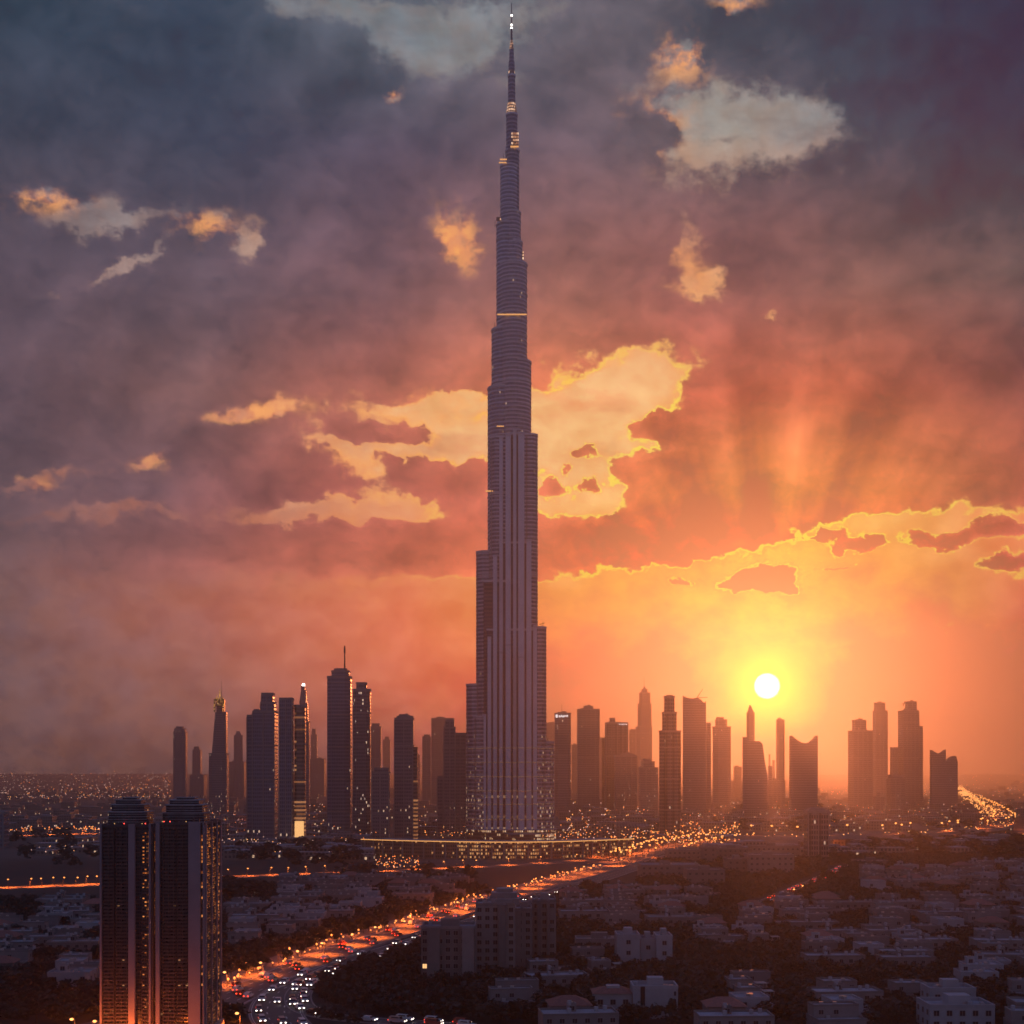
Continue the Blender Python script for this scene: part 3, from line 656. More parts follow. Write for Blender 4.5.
def ant(o, x, z):
    mb = MB(); mb.tube((x(343.5), 10, z(672)), (x(343.5), 10, z(652)), 1.0, .7, 6); mb.tube((x(343.5), 10, z(652)), (x(343.5), 10, z(645)), 1.2, .8, 6); mb.build('antenna', 'dark_metal', o)
    mb = MB(); mb.box(x(324.5), x(357), -30, 8, 0, z(838)); mb.build('podium', 'concrete', o)
    cu = bpy.data.curves.new('sign_lettering', 'FONT'); cu.body = 'Cixtonrtant'; cu.size = 8.5; cu.extrude = .3; cu.materials.append(MATS['sign_light']); cu.align_x = 'CENTER'
    cu.space_character = .92
    so_ = bpy.data.objects.new('sign', cu); COL.objects.link(so_); so_.rotation_euler = (rad(90), 0, 0); so_.location = (x(340.5), -31, z(840.6)); so_.parent = o
    bpy.context.view_layer.update(); me = bpy.data.meshes.new_from_object(so_.evaluated_get(bpy.context.evaluated_depsgraph_get())); lo_ = so_.location.copy(); bpy.data.objects.remove(so_)
    so_ = bpy.data.objects.new('sign', me); COL.objects.link(so_); so_.location = lo_; so_.rotation_euler = (rad(90), 0, 0); so_.parent = o
    w_ = 6.0
sk(838, 'tall grey tower with chamfered shoulders and a thin roof antenna', [('c', 326.5, 352, 677), ('c', 331, 350, 671.5), ('c', 334, 347, 669.5)], 'curtain_slate', extra=ant)
sk(840, 'tower sprinkled with white lit windows, abutting the antenna tower', [('c', 352.3, 371, 690), ('c', 356, 367, 683.5)], 'apartment_lit')
sk(815, 'hazy tower with stepped top behind the sprinkled-window tower', [('b', 370, 381.5, 727), ('b', 372, 380, 724)])
sk(800, 'very faint stepped tower in the gap left of the glowing-flank tower', [('b', 383, 390.5, 740), ('b', 385, 389, 737)])
sk(843, 'short round-shouldered dark block in front of the skyline', [('b', 372, 390, 773), ('c', 374, 389, 769)], 'curtain_brown')
sk(842, 'brown tower with stepped cap and orange-lit lower flank', [('+b', 394.5, 414, 719), ('b', 397, 413, 717), ('b', 399, 408, 714), ('+b', 409.5, 418, 747, 'glowing_slats')], 'curtain_brown')
sk(812, 'faint narrow slab between brown tower and grey flat tower', [('b', 422.5, 431, 737), ('b', 424, 430, 735)])
sk(812, 'hazy wide flat-topped grey slab left of the tallest tower', [('b', 431.5, 454.5, 718.5)])
sk(838, 'brown stepped tower against the left side of the tallest tower', [('+b', 444, 455.5, 728), ('b', 445.5, 454, 721), ('+b', 455.6, 466, 734), ('+b', 437.5, 449, 777)], 'curtain_brown')
sk(804, 'thin faint tower left of the brown glowing-flank tower base', [('b', 414, 420, 755)])
# right group
sk(806, 'faint slab peeping out right of the tallest tower', [('b', 546, 556, 723)])
def crown_sign(o, x, z):
    mb = MB(); rr = random.Random(3)
    mb.box(x(555.6), x(557.6), -1.6, -.9, z(717.6), z(714.6))
    for i in range(8):
        a = 558.8+i*1.2; mb.box(x(a), x(a+.8), -1.6, -.9, z(717.4-rr.uniform(0, .8)), z(715+rr.uniform(0, .8)))
    mb.build('sign', 'sign_light', o)
    mb = MB(); mb.tube((x(562), 8, z(714)), (x(562), 8, z(704)), .35, .2, 5); mb.build('mast', 'dark_metal', o)
sk(826, 'slim dark tower with a white lit sign under its roof', [('c', 554.5, 571, 713.5)], extra=crown_sign)
sk(806, 'narrow hazy tower between the sign tower and broad flat tower', [('b', 571.5, 578, 745)])
sk(820, 'broad plain tower with a small lift house centred on its roof', [('b', 577, 599.5, 709.5), ('b', 583.5, 593, 706.5)])
sk(806, 'faint strip of a tower right of the broad plain tower', [('b', 600, 605, 738)])
def crown_dots(o, x, z):
    mb = MB()
    for i in range(6): mb.box(x(619+i*1.4), x(619.8+i*1.4), -1.2, -.8, z(724.8), z(723.9))
    mb.build('roof_lights', 'sign_light', o)
sk(824, 'tower with a row of white roof lights and off-centre lift house', [('+b', 605, 628, 723), ('b', 609.5, 615, 718.5), ('+b', 602, 604.9, 738)], 'ribbed_tower', extra=crown_dots)
sk(805, 'faint narrow tower beside the roof-light tower', [('b', 629, 636.5, 730)])
sk(825, 'squat dark block in front of the roof-light tower', [('b', 614, 637, 756), ('b', 621, 634, 754.5)], 'curtain_brown')
sk(808, 'pale stepped tower with a fine needle spire', [('c', 635.5, 652.5, 727), ('c', 637.5, 651.8, 704), ('c', 639, 650.5, 693), ('c', 641.5, 647.5, 689.5), ('c', 643, 646, 686, 644, 645.2)], extra=mast(644.6, 688, 677, .7, 12))
sk(827, 'low dark domed block in front of the spired tower', [('b', 638.5, 658, 768), ('c', 641, 655, 762), ('c', 643, 652, 759.5)], 'curtain_brown')
sk(836, 'dark three-stepped tower, darkest of the right-hand skyline', [('c', 659, 681.5, 731.5), ('c', 662, 677, 713), ('c', 664, 674.8, 697), ('c', 666, 673, 695)], 'ribbed_tower')
def crane(px, py, a, b, c=None):
    def f(o, x, z):
        mb = MB(); mb.tube((x(px), 6, z(py+4)), (x(px), 6, z(py)), .8, .8, 5); mb.tube((x(px-2), 6, z(py+.8)), (x(a), 6, z(b)), .8, .4, 5)
        mb.tube((x(px), 6, z(py)), (x(px+9), 6, z(py-.4)), .6, .5, 5)
        mb.build('crane', 'dark_metal', o)
    return f
sk(824, 'broad tower with dipping roof and a crane on top', [('p', [(683, 824), (706, 824), (706, 701), (704, 703), (701, 699.5), (697, 697.5), (693, 698.5), (688, 698), (684, 696), (683, 695.5)]), ('+b', 706.1, 711, 722.5)], 'plain_tower', extra=crane(699, 697.5, 703.5, 688.5))
sk(816, 'hazy tower with domed crown right of the crane tower', [('c', 712.5, 731.5, 727), ('c', 715, 727.5, 720), ('r', 717, 725, 717)])
sk(810, 'bullet-shaped tower with pointed cap beneath the sun', [('c', 746.5, 755, 713), ('c', 747, 754.5, 705, 750, 751.5)])
sk(826, 'block with sloping shoulder directly beneath the sun', [('+b', 742.5, 747.5, 737), ('+p', [(748, 826), (768, 826), (768, 775), (765, 760), (763, 744), (760, 741), (748, 741)])], 'plain_tower')
sk(818, 'low hazy block right of the sloping-shoulder tower', [('b', 766, 785, 781), ('b', 768, 772, 766)])
sk(801, 'faint pair of thin towers behind the sloping-shoulder tower', [('+b', 768.5, 770.5, 754), ('+b', 772, 775, 760)])
sk(808, 'slender faint tower with angled cap right of the sun', [('c', 776, 785, 720), ('c', 777, 784, 717.5, 779, 781)])
sk(824, 'tower with deep crescent-shaped roof between two horns', [('p', [(792, 824), (817.8, 824), (817.8, 735.5), (815, 739), (811, 742), (806, 743.2), (801, 742.2), (796, 739), (792, 735.5)])], 'plain_tower')
sk(803, 'far faint slab left of the bullet-shaped tower', [('b', 733.5, 741.5, 767)])
sk(802, 'distant faint block under the bullet-shaped tower', [('b', 725, 745, 782)])
sk(818, 'flat-topped tower with offset lift house, left of the right cluster', [('b', 848, 872.5, 731), ('b', 852, 866, 720.5)])
sk(812, 'slim tall tower in the middle of the right cluster', [('b', 872.6, 887.5, 711), ('b', 874, 885, 703)])
def junk(o, x, z):
    mb = MB(); mb.tube((x(904), 6, z(706)), (x(906), 6, z(701)), .8, .8, 5); mb.tube((x(903), 6, z(704)), (x(909), 6, z(702)), .6, .6, 5); mb.build('crane', 'dark_metal', o)
sk(818, 'tallest tower of the right cluster, stepped, crane on top', [('+b', 898, 919, 711), ('b', 905, 916.5, 702), ('+b', 919.1, 923, 726), ('+b', 890, 897.9, 748)], extra=junk)
sk(826, 'low dark round-topped block before the right cluster', [('b', 886.5, 905, 779), ('c', 888, 904, 775.5)], 'curtain_brown')
sk(826, 'small dark slab beside the low round-topped block', [('b', 873, 885, 797), ('b', 876, 880, 792)], 'curtain_brown')
sk(820, 'twin-peaked tower with curved tops, rightmost of the skyline', [('p', [(932, 820), (945.9, 820), (945.9, 749.5), (942, 752.5), (938, 753.8), (935, 752), (932, 750)]), ('+p', [(946, 820), (958, 820), (958, 762), (956.5, 756), (953, 756), (950, 758), (946, 761)])], 'plain_tower')
sk(862, 'lone grey slab tower standing among low blocks beyond the trees', [('b', 803.5, 828.5, 812), ('b', 807, 825, 810)], 'ribbed_tower')
sk(848, 'dark small tower at the far left edge', [('b', -8, 9, 813)], 'curtain_slate')
sk(848, 'small pale block at the far right beside the bright curve', [('b', 989, 1010, 836), ('b', 992, 1000, 834)], 'plain_tower')
sk(846, 'narrow dark block at the end of the bright avenue', [('b', 746-20, 737, 841)], 'curtain_brown')
# ------------------------------------------------------------------ roads
def spline(pts, step=6.0):
    out = []; n = len(pts)
    for i in range(n-1):
        p0, p1, p2, p3 = pts[max(i-1, 0)], pts[i], pts[i+1], pts[min(i+2, n-1)]
        k = max(2, int(math.dist(p1, p2)/step))
        for j in range(k):
            t_ = j/k
            out.append(tuple(.5*((2*p1[a])+(-p0[a]+p2[a])*t_+(2*p0[a]-5*p1[a]+4*p2[a]-p3[a])*t_*t_+(-p0[a]+3*p1[a]-3*p2[a]+p3[a])*t_**3) for a in (0, 1)))
    out.append(tuple(pts[-1])); return out
def offs(path, o):
    out = []
    for i, p in enumerate(path):
        a, b_ = path[max(i-1, 0)], path[min(i+1, len(path)-1)]
        dx_, dy_ = b_[0]-a[0], b_[1]-a[1]; L = math.hypot(dx_, dy_) or 1
        out.append((p[0]-dy_/L*o, p[1]+dx_/L*o))   # +o lies to the left of travel
    return out
def ribbon(mb, path, o0, o1, z, m=0):
    a, b_ = offs(path, o0), offs(path, o1); u = 0
    for i in range(len(path)-1):
        L = math.dist(path[i], path[i+1])
        q0, q1 = z+TZ(path[i][1]), z+TZ(path[i+1][1])
        mb.face([(b_[i][0], b_[i][1], q0), (a[i][0], a[i][1], q0), (a[i+1][0], a[i+1][1], q1), (b_[i+1][0], b_[i+1][1], q1)][::-1] if o1 < o0 else
                [(a[i][0], a[i][1], q0), (a[i+1][0], a[i+1][1], q1), (b_[i+1][0], b_[i+1][1], q1), (b_[i][0], b_[i][1], q0)][::-1], [(u, o0), (u+L, o0), (u+L, o1), (u, o1)], m); u += L
def strip(mb, path, o0, o1, z0, z1, m=0):
    """raised strip (kerb, barrier, deck)"""
    a, b_ = offs(path, o0), offs(path, o1)
    for i in range(len(path)-1):
        for (p, q, r_, s_) in (((a[i], z1), (b_[i], z1), (b_[i+1], z1), (a[i+1], z1)), ((a[i], z0), (a[i], z1), (a[i+1], z1), (a[i+1], z0)), ((b_[i], z1), (b_[i], z0), (b_[i+1], z0), (b_[i+1], z1)), ((a[i], z0), (a[i+1], z0), (b_[i+1], z0), (b_[i], z0))):
            mb.face([(v_[0][0], v_[0][1], v_[1]+TZ(v_[0][1])) for v_ in (p, q, r_, s_)], None, m)
def walk(path, s0, step):
    """points and headings every step metres"""
    out = []; acc = 0; nxt = s0
    for i in range(len(path)-1):
        L = math.dist(path[i], path[i+1]); h = math.atan2(path[i+1][1]-path[i][1], path[i+1][0]-path[i][0])
        while nxt <= acc+L:
            t_ = (nxt-acc)/L; out.append((path[i][0]+(path[i+1][0]-path[i][0])*t_, path[i][1]+(path[i+1][1]-path[i][1])*t_, h)); nxt += step
        acc += L
    return out
def dashes(mb, path, o, z, on=3, gap=6, w=.18):
    q = offs(path, o)
    for x, y, h in walk(q, 2, on+gap):
        c, s_ = math.cos(h), math.sin(h); mb.face([(x-s_*-w, y+c*-w, z), (x+c*on-s_*-w, y+s_*on+c*-w, z), (x+c*on-s_*w, y+s_*on+c*w, z), (x-s_*w, y+c*w, z)])
GP = lambda l: [G(*p) for p in l]
pathA = spline(GP([(120, 1034), (188, 1017), (232, 997), (275, 979), (317, 961), (368, 942), (418, 927), (470, 908), (520, 894), (565, 881), (610, 868), (650, 855), (690, 845), (735, 840)]))
pathB = spline(GP([(330, 1060), (292, 1034), (276, 1014), (282, 997), (304, 982), (345, 965.5), (392, 950), (440, 935), (500, 913), (556, 893.5), (600, 879), (640, 866), (676, 855), (712, 848)]))
pathR = spline(GP([(346, 968), (326, 976), (307, 985), (298, 996), (303, 1008), (324, 1015.5), (361, 1020), (416, 1023.5), (470, 1027)]), 3)
path2 = spline(GP([(-120, 891), (0, 888.5), (100, 885), (180, 880), (250, 876.5), (330, 873.5), (400, 871), (470, 867.5), (560, 862.5), (625, 857)]), 15)
path3 = spline(GP([(-60, 835), (40, 835), (110, 834), (180, 842), (215, 840), (232, 832), (246, 826)]), 30)
pathE = spline(GP([(x_, HY+(y_-HY)*H/(H-9.5)) for x_, y_ in [(735, 836), (775, 837), (830, 836.5), (900, 834), (950, 831.5), (982, 829), (998, 826.5), (1004, 822), (999, 816), (982, 804.5), (966, 793), (957, 785.5)]]), 18)
pathS = spline(GP([(735, 915), (772, 900), (800, 888), (826, 877), (846, 866)]), 6)
roads = [('highway', pathA, 7.6), ('highway', pathB, 7.0), ('slip_road', pathR, 3.6), ('road', path2, 7), ('road', path3, 12), ('street', pathS, 5)]
for i, (nm, pth, w_) in enumerate(roads):
    mb = MB(); ribbon(mb, pth, -w_, w_, .06+.008*i); tag(mb.build(nm, 'asphalt'), kind='structure')
    mb = MB(); strip(mb, pth, w_, w_+.4, 0, .2); strip(mb, pth, -w_-.4, -w_, 0, .2); tag(mb.build('kerb', 'concrete'), kind='structure')
mb = MB()
for o_ in (-3.7, 0, 3.7): dashes(mb, pathA, o_, .13)
for o_ in (-7.2, 7.2): ribbon(mb, pathA, o_-.12, o_+.12, .13)
for o_ in (-2.3, 2.3): dashes(mb, pathB, o_, .13)
for o_ in (-6.6, 6.6): ribbon(mb, pathB, o_-.12, o_+.12, .13)
dashes(mb, pathR, 0, .13, 2, 3, .1)
tag(mb.build('road_markings', 'road_paint'), kind='structure')
mb = MB(); ribbon(mb, pathA, 8.2, 19, .03); tag(mb.build('verge', 'paving'), kind='structure')
mb = MB(); strip(mb, pathA[20:], -8.8, -8.3, 0, .9); tag(mb.build('crash_barrier', 'concrete'), 'low concrete crash barrier between the orange-lit and dark highway lanes', 'barrier')
# elevated highway
mb = MB(); strip(mb, pathE, -11, 11, 7.4, 9.0); ev = thing('elevated_highway', (0, 0, 0), 'long elevated highway curving away into the lit bend on the right', 'viaduct')
mb.build('deck', 'concrete', ev)
for o_ in (-11, 10.5):
    mb = MB(); strip(mb, pathE, o_, o_+.5, 9.02, 10.2); mb.build('parapet', 'concrete', ev)
mb = MB(); ribbon(mb, pathE, -10.3, 10.3, 9.06); mb.build('carriageway', 'asphalt', ev)
pier_me = None
for x, y, h in walk(pathE, 20, 45)[:90]:
    if pier_me is None:
        mb = MB(); mb.box(-1.2, 1.2, -3.5, 3.5, 0, 7.4); pier_me = mb.build('pier', 'concrete', ev, (x, y, 0), h)
    else:
        c = pier_me.copy(); COL.objects.link(c); c.location = (x, y, TZ(y)); c.rotation_euler = (0, 0, h)

# ------------------------------------------------------------------ street lamps
LG = {}
def lamp_proto(kind):
    o = thing('street_lamp', (0, -400, 0), '', 'street lamp')
    mb = MB(); mb.tube((0, 0, 0), (0, 0, 5.8), .14, .09, 6); mb.build('pole', 'dark_metal', o)
    mb = MB(); mb.tube((0, 0, 5.75), (0, -1.0, 6.1), .07, .06, 5); mb.build('arm', 'dark_metal', o)
    mb = MB(); mb.ball((0, -1.15, 6.05), .72, 10, 0, .62); mb.build('lamp_head', 'lamp_glow', o)
    return o
LP = lamp_proto(0)
def light_at(o, p, power, size=.45, down=True):
    """the lamp's own light: shaded above, so it shines down and outwards"""
    l = LG.get((power, down))
    if l is None:
        l = LG[(power, down)] = bpy.data.lights.new('lamp_light', 'SPOT' if down else 'POINT'); l.color = (1, .17, .022); l.energy = power*.6; l.shadow_soft_size = size
        if down: l.spot_size = rad(152); l.spot_blend = .6
    q = bpy.data.objects.new('lamp_light', l); COL.objects.link(q); q.parent = o; q.location = p
near = [(227, 972), (263, 962.5), (299.6, 951), (324, 943), (354, 934), (377, 927), (412, 915.5), (406, 921), (436, 909), (459, 902), (468, 904.6), (483.6, 897), (516, 886), (533, 881), (543, 877), (559, 872), (568, 872), (577, 870), (585, 866.5), (592, 868), (601, 865), (615, 860), (622, 859.5), (240, 1013), (75, 1019), (98, 1021)]
far2 = [(8, 884), (54, 882), (86, 880), (228, 872), (288, 870), (345, 866), (30, 882.5), (42, 876), (63, 882), (76, 887.5), (97, 880), (247, 872), (270, 871), (307, 868), (326, 867), (360, 859.5), (388, 861), (415, 862), (445, 861), (464, 859), (475, 859.5), (509, 857.5), (540, 856), (576, 855), (600, 854)]
first = [LP]
def put_lamp(x, y, rz, label, power, group=None, down=True):
    o = LP if first else copy_tree(LP)
    if first: first.pop()
    o.location = (x, y, 0); o.rotation_euler = (0, 0, rz); o['label'] = label
    o.scale = (.7,)*3
    if group: o['group'] = group
    if power: light_at(o, (0, -1.15, 5.2), power, .45, down)
    return o
for i, (px, py) in enumerate(near):
    d_ = F*(H-4.25)/(py-HY); x = (px-512)*d_/F
    if i < 23: lb = 'orange sodium street lamp on the verge of the brightly lit highway'; g_ = 'lamps along the lit highway'
    else: lb = ['lone orange lamp in the bend between highway and twin towers', 'glowing orange lamp low at the left foot of the twin towers', 'small orange lamp almost hidden behind the base of the twin towers'][i-23]; g_ = None
    put_lamp(x, d_, R.uniform(-.3, .3)-.9, lb, 30000 if d_ < 620 else 44000, g_)
for x, y in ((-82, 322), (-92, 330), (-104, 328)):   # street lamps on the forecourt of the twin towers
    put_lamp(x, y, R.uniform(0, 6), 'orange lamp on the forecourt at the foot of the twin towers', 11000, 'forecourt lamps at the twin towers', False)
mb = MB(); mb.tube((0, 0, 0), (0, 0, 7.2), .2, .14, 5); mb.tube((0, 0, 7.15), (0, -1.4, 7.6), .14, .12, 5); mb.ball((0, -1.5, 7.6), .85, 8, 1, .7)
fl = mb.mesh('street_lamp', ['dark_metal', 'lamp_glow_far'])
NL = [0]
def far_lamp(x, y, label, group, z=0, power=0, sc_=1.0):
    o = bpy.data.objects.new('street_lamp', fl); COL.objects.link(o); o.location = (x, y, z+TZ(y)); o.rotation_euler = (0, 0, R.uniform(0, 6)); o.scale = (sc_,)*3
    tag(o, label, 'street lamp', group); NL[0] += 1
    if power: light_at(o, (0, -1.4, 6.3), power)
for px, py in far2:
    q_ = min(path2, key=lambda p: abs(512+p[0]*F/p[1]-px)); d_ = q_[1]+6; far_lamp((px-512)*d_/F, d_, 'orange lamp beside the long straight road across the open ground', 'lamps on the open-ground road', power=52000, sc_=.6)
for px, py in [(10, 831), (27, 830), (31, 834), (48, 832), (60, 832), (66, 830), (71, 829), (77, 828), (80, 831), (85, 831), (90, 833), (93, 832), (98, 834), (224, 838), (228, 834), (232, 832), (235, 830), (238, 829), (242, 827), (246, 826)]:
    q_ = min(path3, key=lambda p: abs(512+p[0]*F/p[1]-px)); d_ = q_[1]+R.uniform(-12, 12); far_lamp((px-512)*d_/F, d_, 'orange lamp on the distant road behind the twin towers', 'lamps on the distant road', power=90000 if NL[0] % 2 == 0 else 0, sc_=.75)
m_ = [p for p in walk(pathA, 0, 13) if p[1] > 1010]
for i, (x, y, h) in enumerate(m_):
    for o_ in (14, -26 if i % 2 else 3): far_lamp(x-math.sin(h)*(o_+R.uniform(-3, 3)), y+math.cos(h)*(o_+R.uniform(-3, 3)), 'orange lamp in the crowded far stretch of the lit highway', 'lamps of the far lit highway', power=42000 if i % 2 == 0 and o_ == 14 else 0)
for px, py in [(640, 842), (650, 838), (660, 836), (668, 833), (676, 836), (684, 830), (690, 834), (655, 846), (700, 835), (708, 838), (714, 836), (632, 849)]:
    d_ = F*(H-7.6)/(py-HY+2); far_lamp((px-512)*d_/F, d_, 'orange lamp in the crowded far stretch of the lit highway', 'lamps of the far lit highway', power=36000)
w_ = walk(pathE, 10, 22)
for i, (x, y, h) in enumerate(w_):
    if y > 2400: break
    far_lamp(x-math.sin(h)*10*(1 if i % 4 < 2 else -1), y+math.cos(h)*10*(1 if i % 4 < 2 else -1), 'amber lamp on the parapet of the elevated highway', 'lamps on the elevated highway', 9.1, power=60000 if i % 2 == 0 else 0, sc_=1.25)
k = 0
for (x, y, h) in walk(pathE, 700, 46):
    if y < 1950 or k > 44: continue
    for o_ in (-9, 9):
        far_lamp(x-math.sin(h)*o_+R.uniform(-4, 4), y+math.cos(h)*o_, 'amber lamp on the bright bend of the elevated highway', 'lamps on the bright bend', 9.1, sc_=min(2.2, max(1.2, y/2600))); k += 1

# ------------------------------------------------------------------ made-up low posts for the verge glimmers, added for their orange glow
bo = thing('verge_glimmer', (0, -450, 0), '', 'added verge light')
mb = MB(); mb.tube((0, 0, 0), (0, 0, .95), .1, .08, 6); mb.build('post', 'dark_metal', bo)
glow('glimmer_glow', (1, .26, .05), 2.6)
mb = MB(); mb.ball((0, 0, 1.15), .30, 8); mb.build('lamp_head', 'glimmer_glow', bo)
rb_ = random.Random(21); first_b = [bo]; kb = 0
for x, y, h in walk(pathA, 25, 3.6):
    if y > 1010 or kb > 170: break
    o_ = rb_.choice((9.4, 9.8, 12, 14.5, 17, 10.5)); x, y = x-math.sin(h)*o_+rb_.uniform(-1, 1), y+math.cos(h)*o_+rb_.uniform(-1, 1)
    o = first_b.pop() if first_b else copy_tree(bo)
    o.location = (x, y, 0); o.scale = (rb_.uniform(.8, 1.5),)*3; kb += 1
    o['label'] = 'small orange light glowing low on the planted highway verge'; o['group'] = 'small lights on the highway verge'
    if kb % 4 == 2: light_at(o, (0, 0, 1.7), 2600, .4, False)  # added point light, makes the verge trees glow from below
# ------------------------------------------------------------------ cars
def car_proto(body_mat, style):
    o = thing('car', (0, -500, 0), '', 'car')
    L = 4.4
    if style == 0: body = [(-2.2, .35), (2.2, .35), (2.2, .75), (1.95, .88), (1.1, .95), (.55, 1.42), (-1.2, 1.45), (-1.9, 1.0), (-2.2, .95)]
    else: body = [(-2.3, .4), (2.3, .4), (2.3, .95), (1.3, 1.1), (.8, 1.72), (-2.0, 1.78), (-2.3, 1.2)]
    mb = MB(); pts = body; n = len(pts)
    for s_ in (-1, 1):
        q = [(x, s_*(.88 if z < 1.05 else .70), z) for x, z in pts]; mb.face(q if s_ < 0 else q[::-1])
    for i in range(n):
        a, b_ = pts[i], pts[(i+1) % n]; wa = .88 if a[1] < 1.05 else .70; wb = .88 if b_[1] < 1.05 else .70
        mb.face([(a[0], -wa, a[1]), (a[0], wa, a[1]), (b_[0], wb, b_[1]), (b_[0], -wb, b_[1])])
    mb.build('body', body_mat, o)
    mb = MB(); zt = max(z for _, z in pts)
    mb.face([(.62, -.72, zt-.09), (1.08, -.8, 1.0), (1.08, .8, 1.0), (.62, .72, zt-.09)]) if style == 0 else mb.face([(.86, -.72, zt-.12), (1.26, -.8, 1.16), (1.26, .8, 1.16), (.86, .72, zt-.12)])
    for s_ in (-1, 1): mb.face([(-1.5, s_*.80, zt-.42), (.6, s_*.80, zt-.42), (.4, s_*.74, zt-.12), (-1.3, s_*.74, zt-.12)])
    mb.build('window', 'window_glass', o)
    wm = None
    for x_ in (-1.4, 1.4):
        for y_ in (-.82, .82):
            if wm is None:
                mb = MB(); mb.tube((0, -.1, 0), (0, .1, 0), .33, .33, 12); wm = mb.build('wheel', 'dark_metal', o, (x_, y_, .33))
            else:
                c = wm.copy(); COL.objects.link(c); c.location = (x_, y_, .33)
    for s_ in (-1, 1):
        mb = MB(); mb.box(body[1][0]-.04, body[1][0]+.05, s_*.62-.2, s_*.62+.2, .58, .76); mb.build('headlight', 'head_light', o)
        mb = MB(); mb.box(body[0][0]-.05, body[0][0]+.04, s_*.62-.2, s_*.62+.2, .72, .92); mb.build('tail_light', 'tail_light', o)
    return o
plain('paint_white', (.6, .6, .6), .3, 0, .05); plain('paint_silver', (.3, .3, .32), .3, .5, .05); plain('paint_black', (.02, .02, .02), .25, 0, .05); plain('paint_red', (.3, .03, .02), .3, 0, .05)
protos = [[car_proto('paint_white', 0), 'white saloon car'], [car_proto('paint_silver', 1), 'silver high-roofed car'], [car_proto('paint_black', 0), 'black saloon car'], [car_proto('paint_red', 1), 'red high-roofed car'], [car_proto('paint_white', 1), 'white van-like car']]
used_p = set()
def put_car(x, y, h, z, k, where, group):
    o, nm = protos[k]
    if k in used_p: o = copy_tree(o)
    used_p.add(k); o.location = (x, y, z); o.rotation_euler = (0, 0, h)
    o['label'] = nm+' '+where; o['group'] = group
def traffic(path, lanes, s0, step, z, where, group, ymax=900, seed=1):
    rr = random.Random(seed)
    for li, (o_, dr) in enumerate(lanes):
        for x, y, h in walk(offs(path, o_), s0+li*5, step):
            if y > ymax or rr.random() < .25: continue
            j = rr.uniform(-2, 2); put_car(x+math.cos(h)*j, y+math.sin(h)*j, h if dr > 0 else h+math.pi, z, rr.randrange(5), where, group)
traffic(pathB, [(-4.6, -1), (0, -1), (4.6, -1)], 10, 17, .15, 'driving toward the viewer on the dark highway lanes', 'oncoming cars on the highway', 760, 3)
traffic(pathA, [(-5.5, 1), (-1.85, 1), (1.85, 1), (5.5, 1)], 60, 26, .15, 'driving away on the orange-lit highway lanes', 'cars on the orange-lit highway', 760, 5)
traffic(pathR, [(-1.6, 1), (1.6, 1)], 4, 9, .15, 'queueing on the curved slip road', 'cars on the slip road', 900, 6)
traffic(pathS, [(-2, 1), (2, 1)], 60, 11, .15, 'on the small glowing street by the lone grey slab', 'cars on the small glowing street', 1000, 8)
for s_ in (75, 100, 125, 150):
    x, y, h = walk(pathS, s_, 999)[0]; put_lamp(x-7*math.cos(h+1.57), y-7*math.sin(h+1.57), h, 'orange lamp on the small glowing street between the tree belts', 9000, 'lamps of the small glowing street')

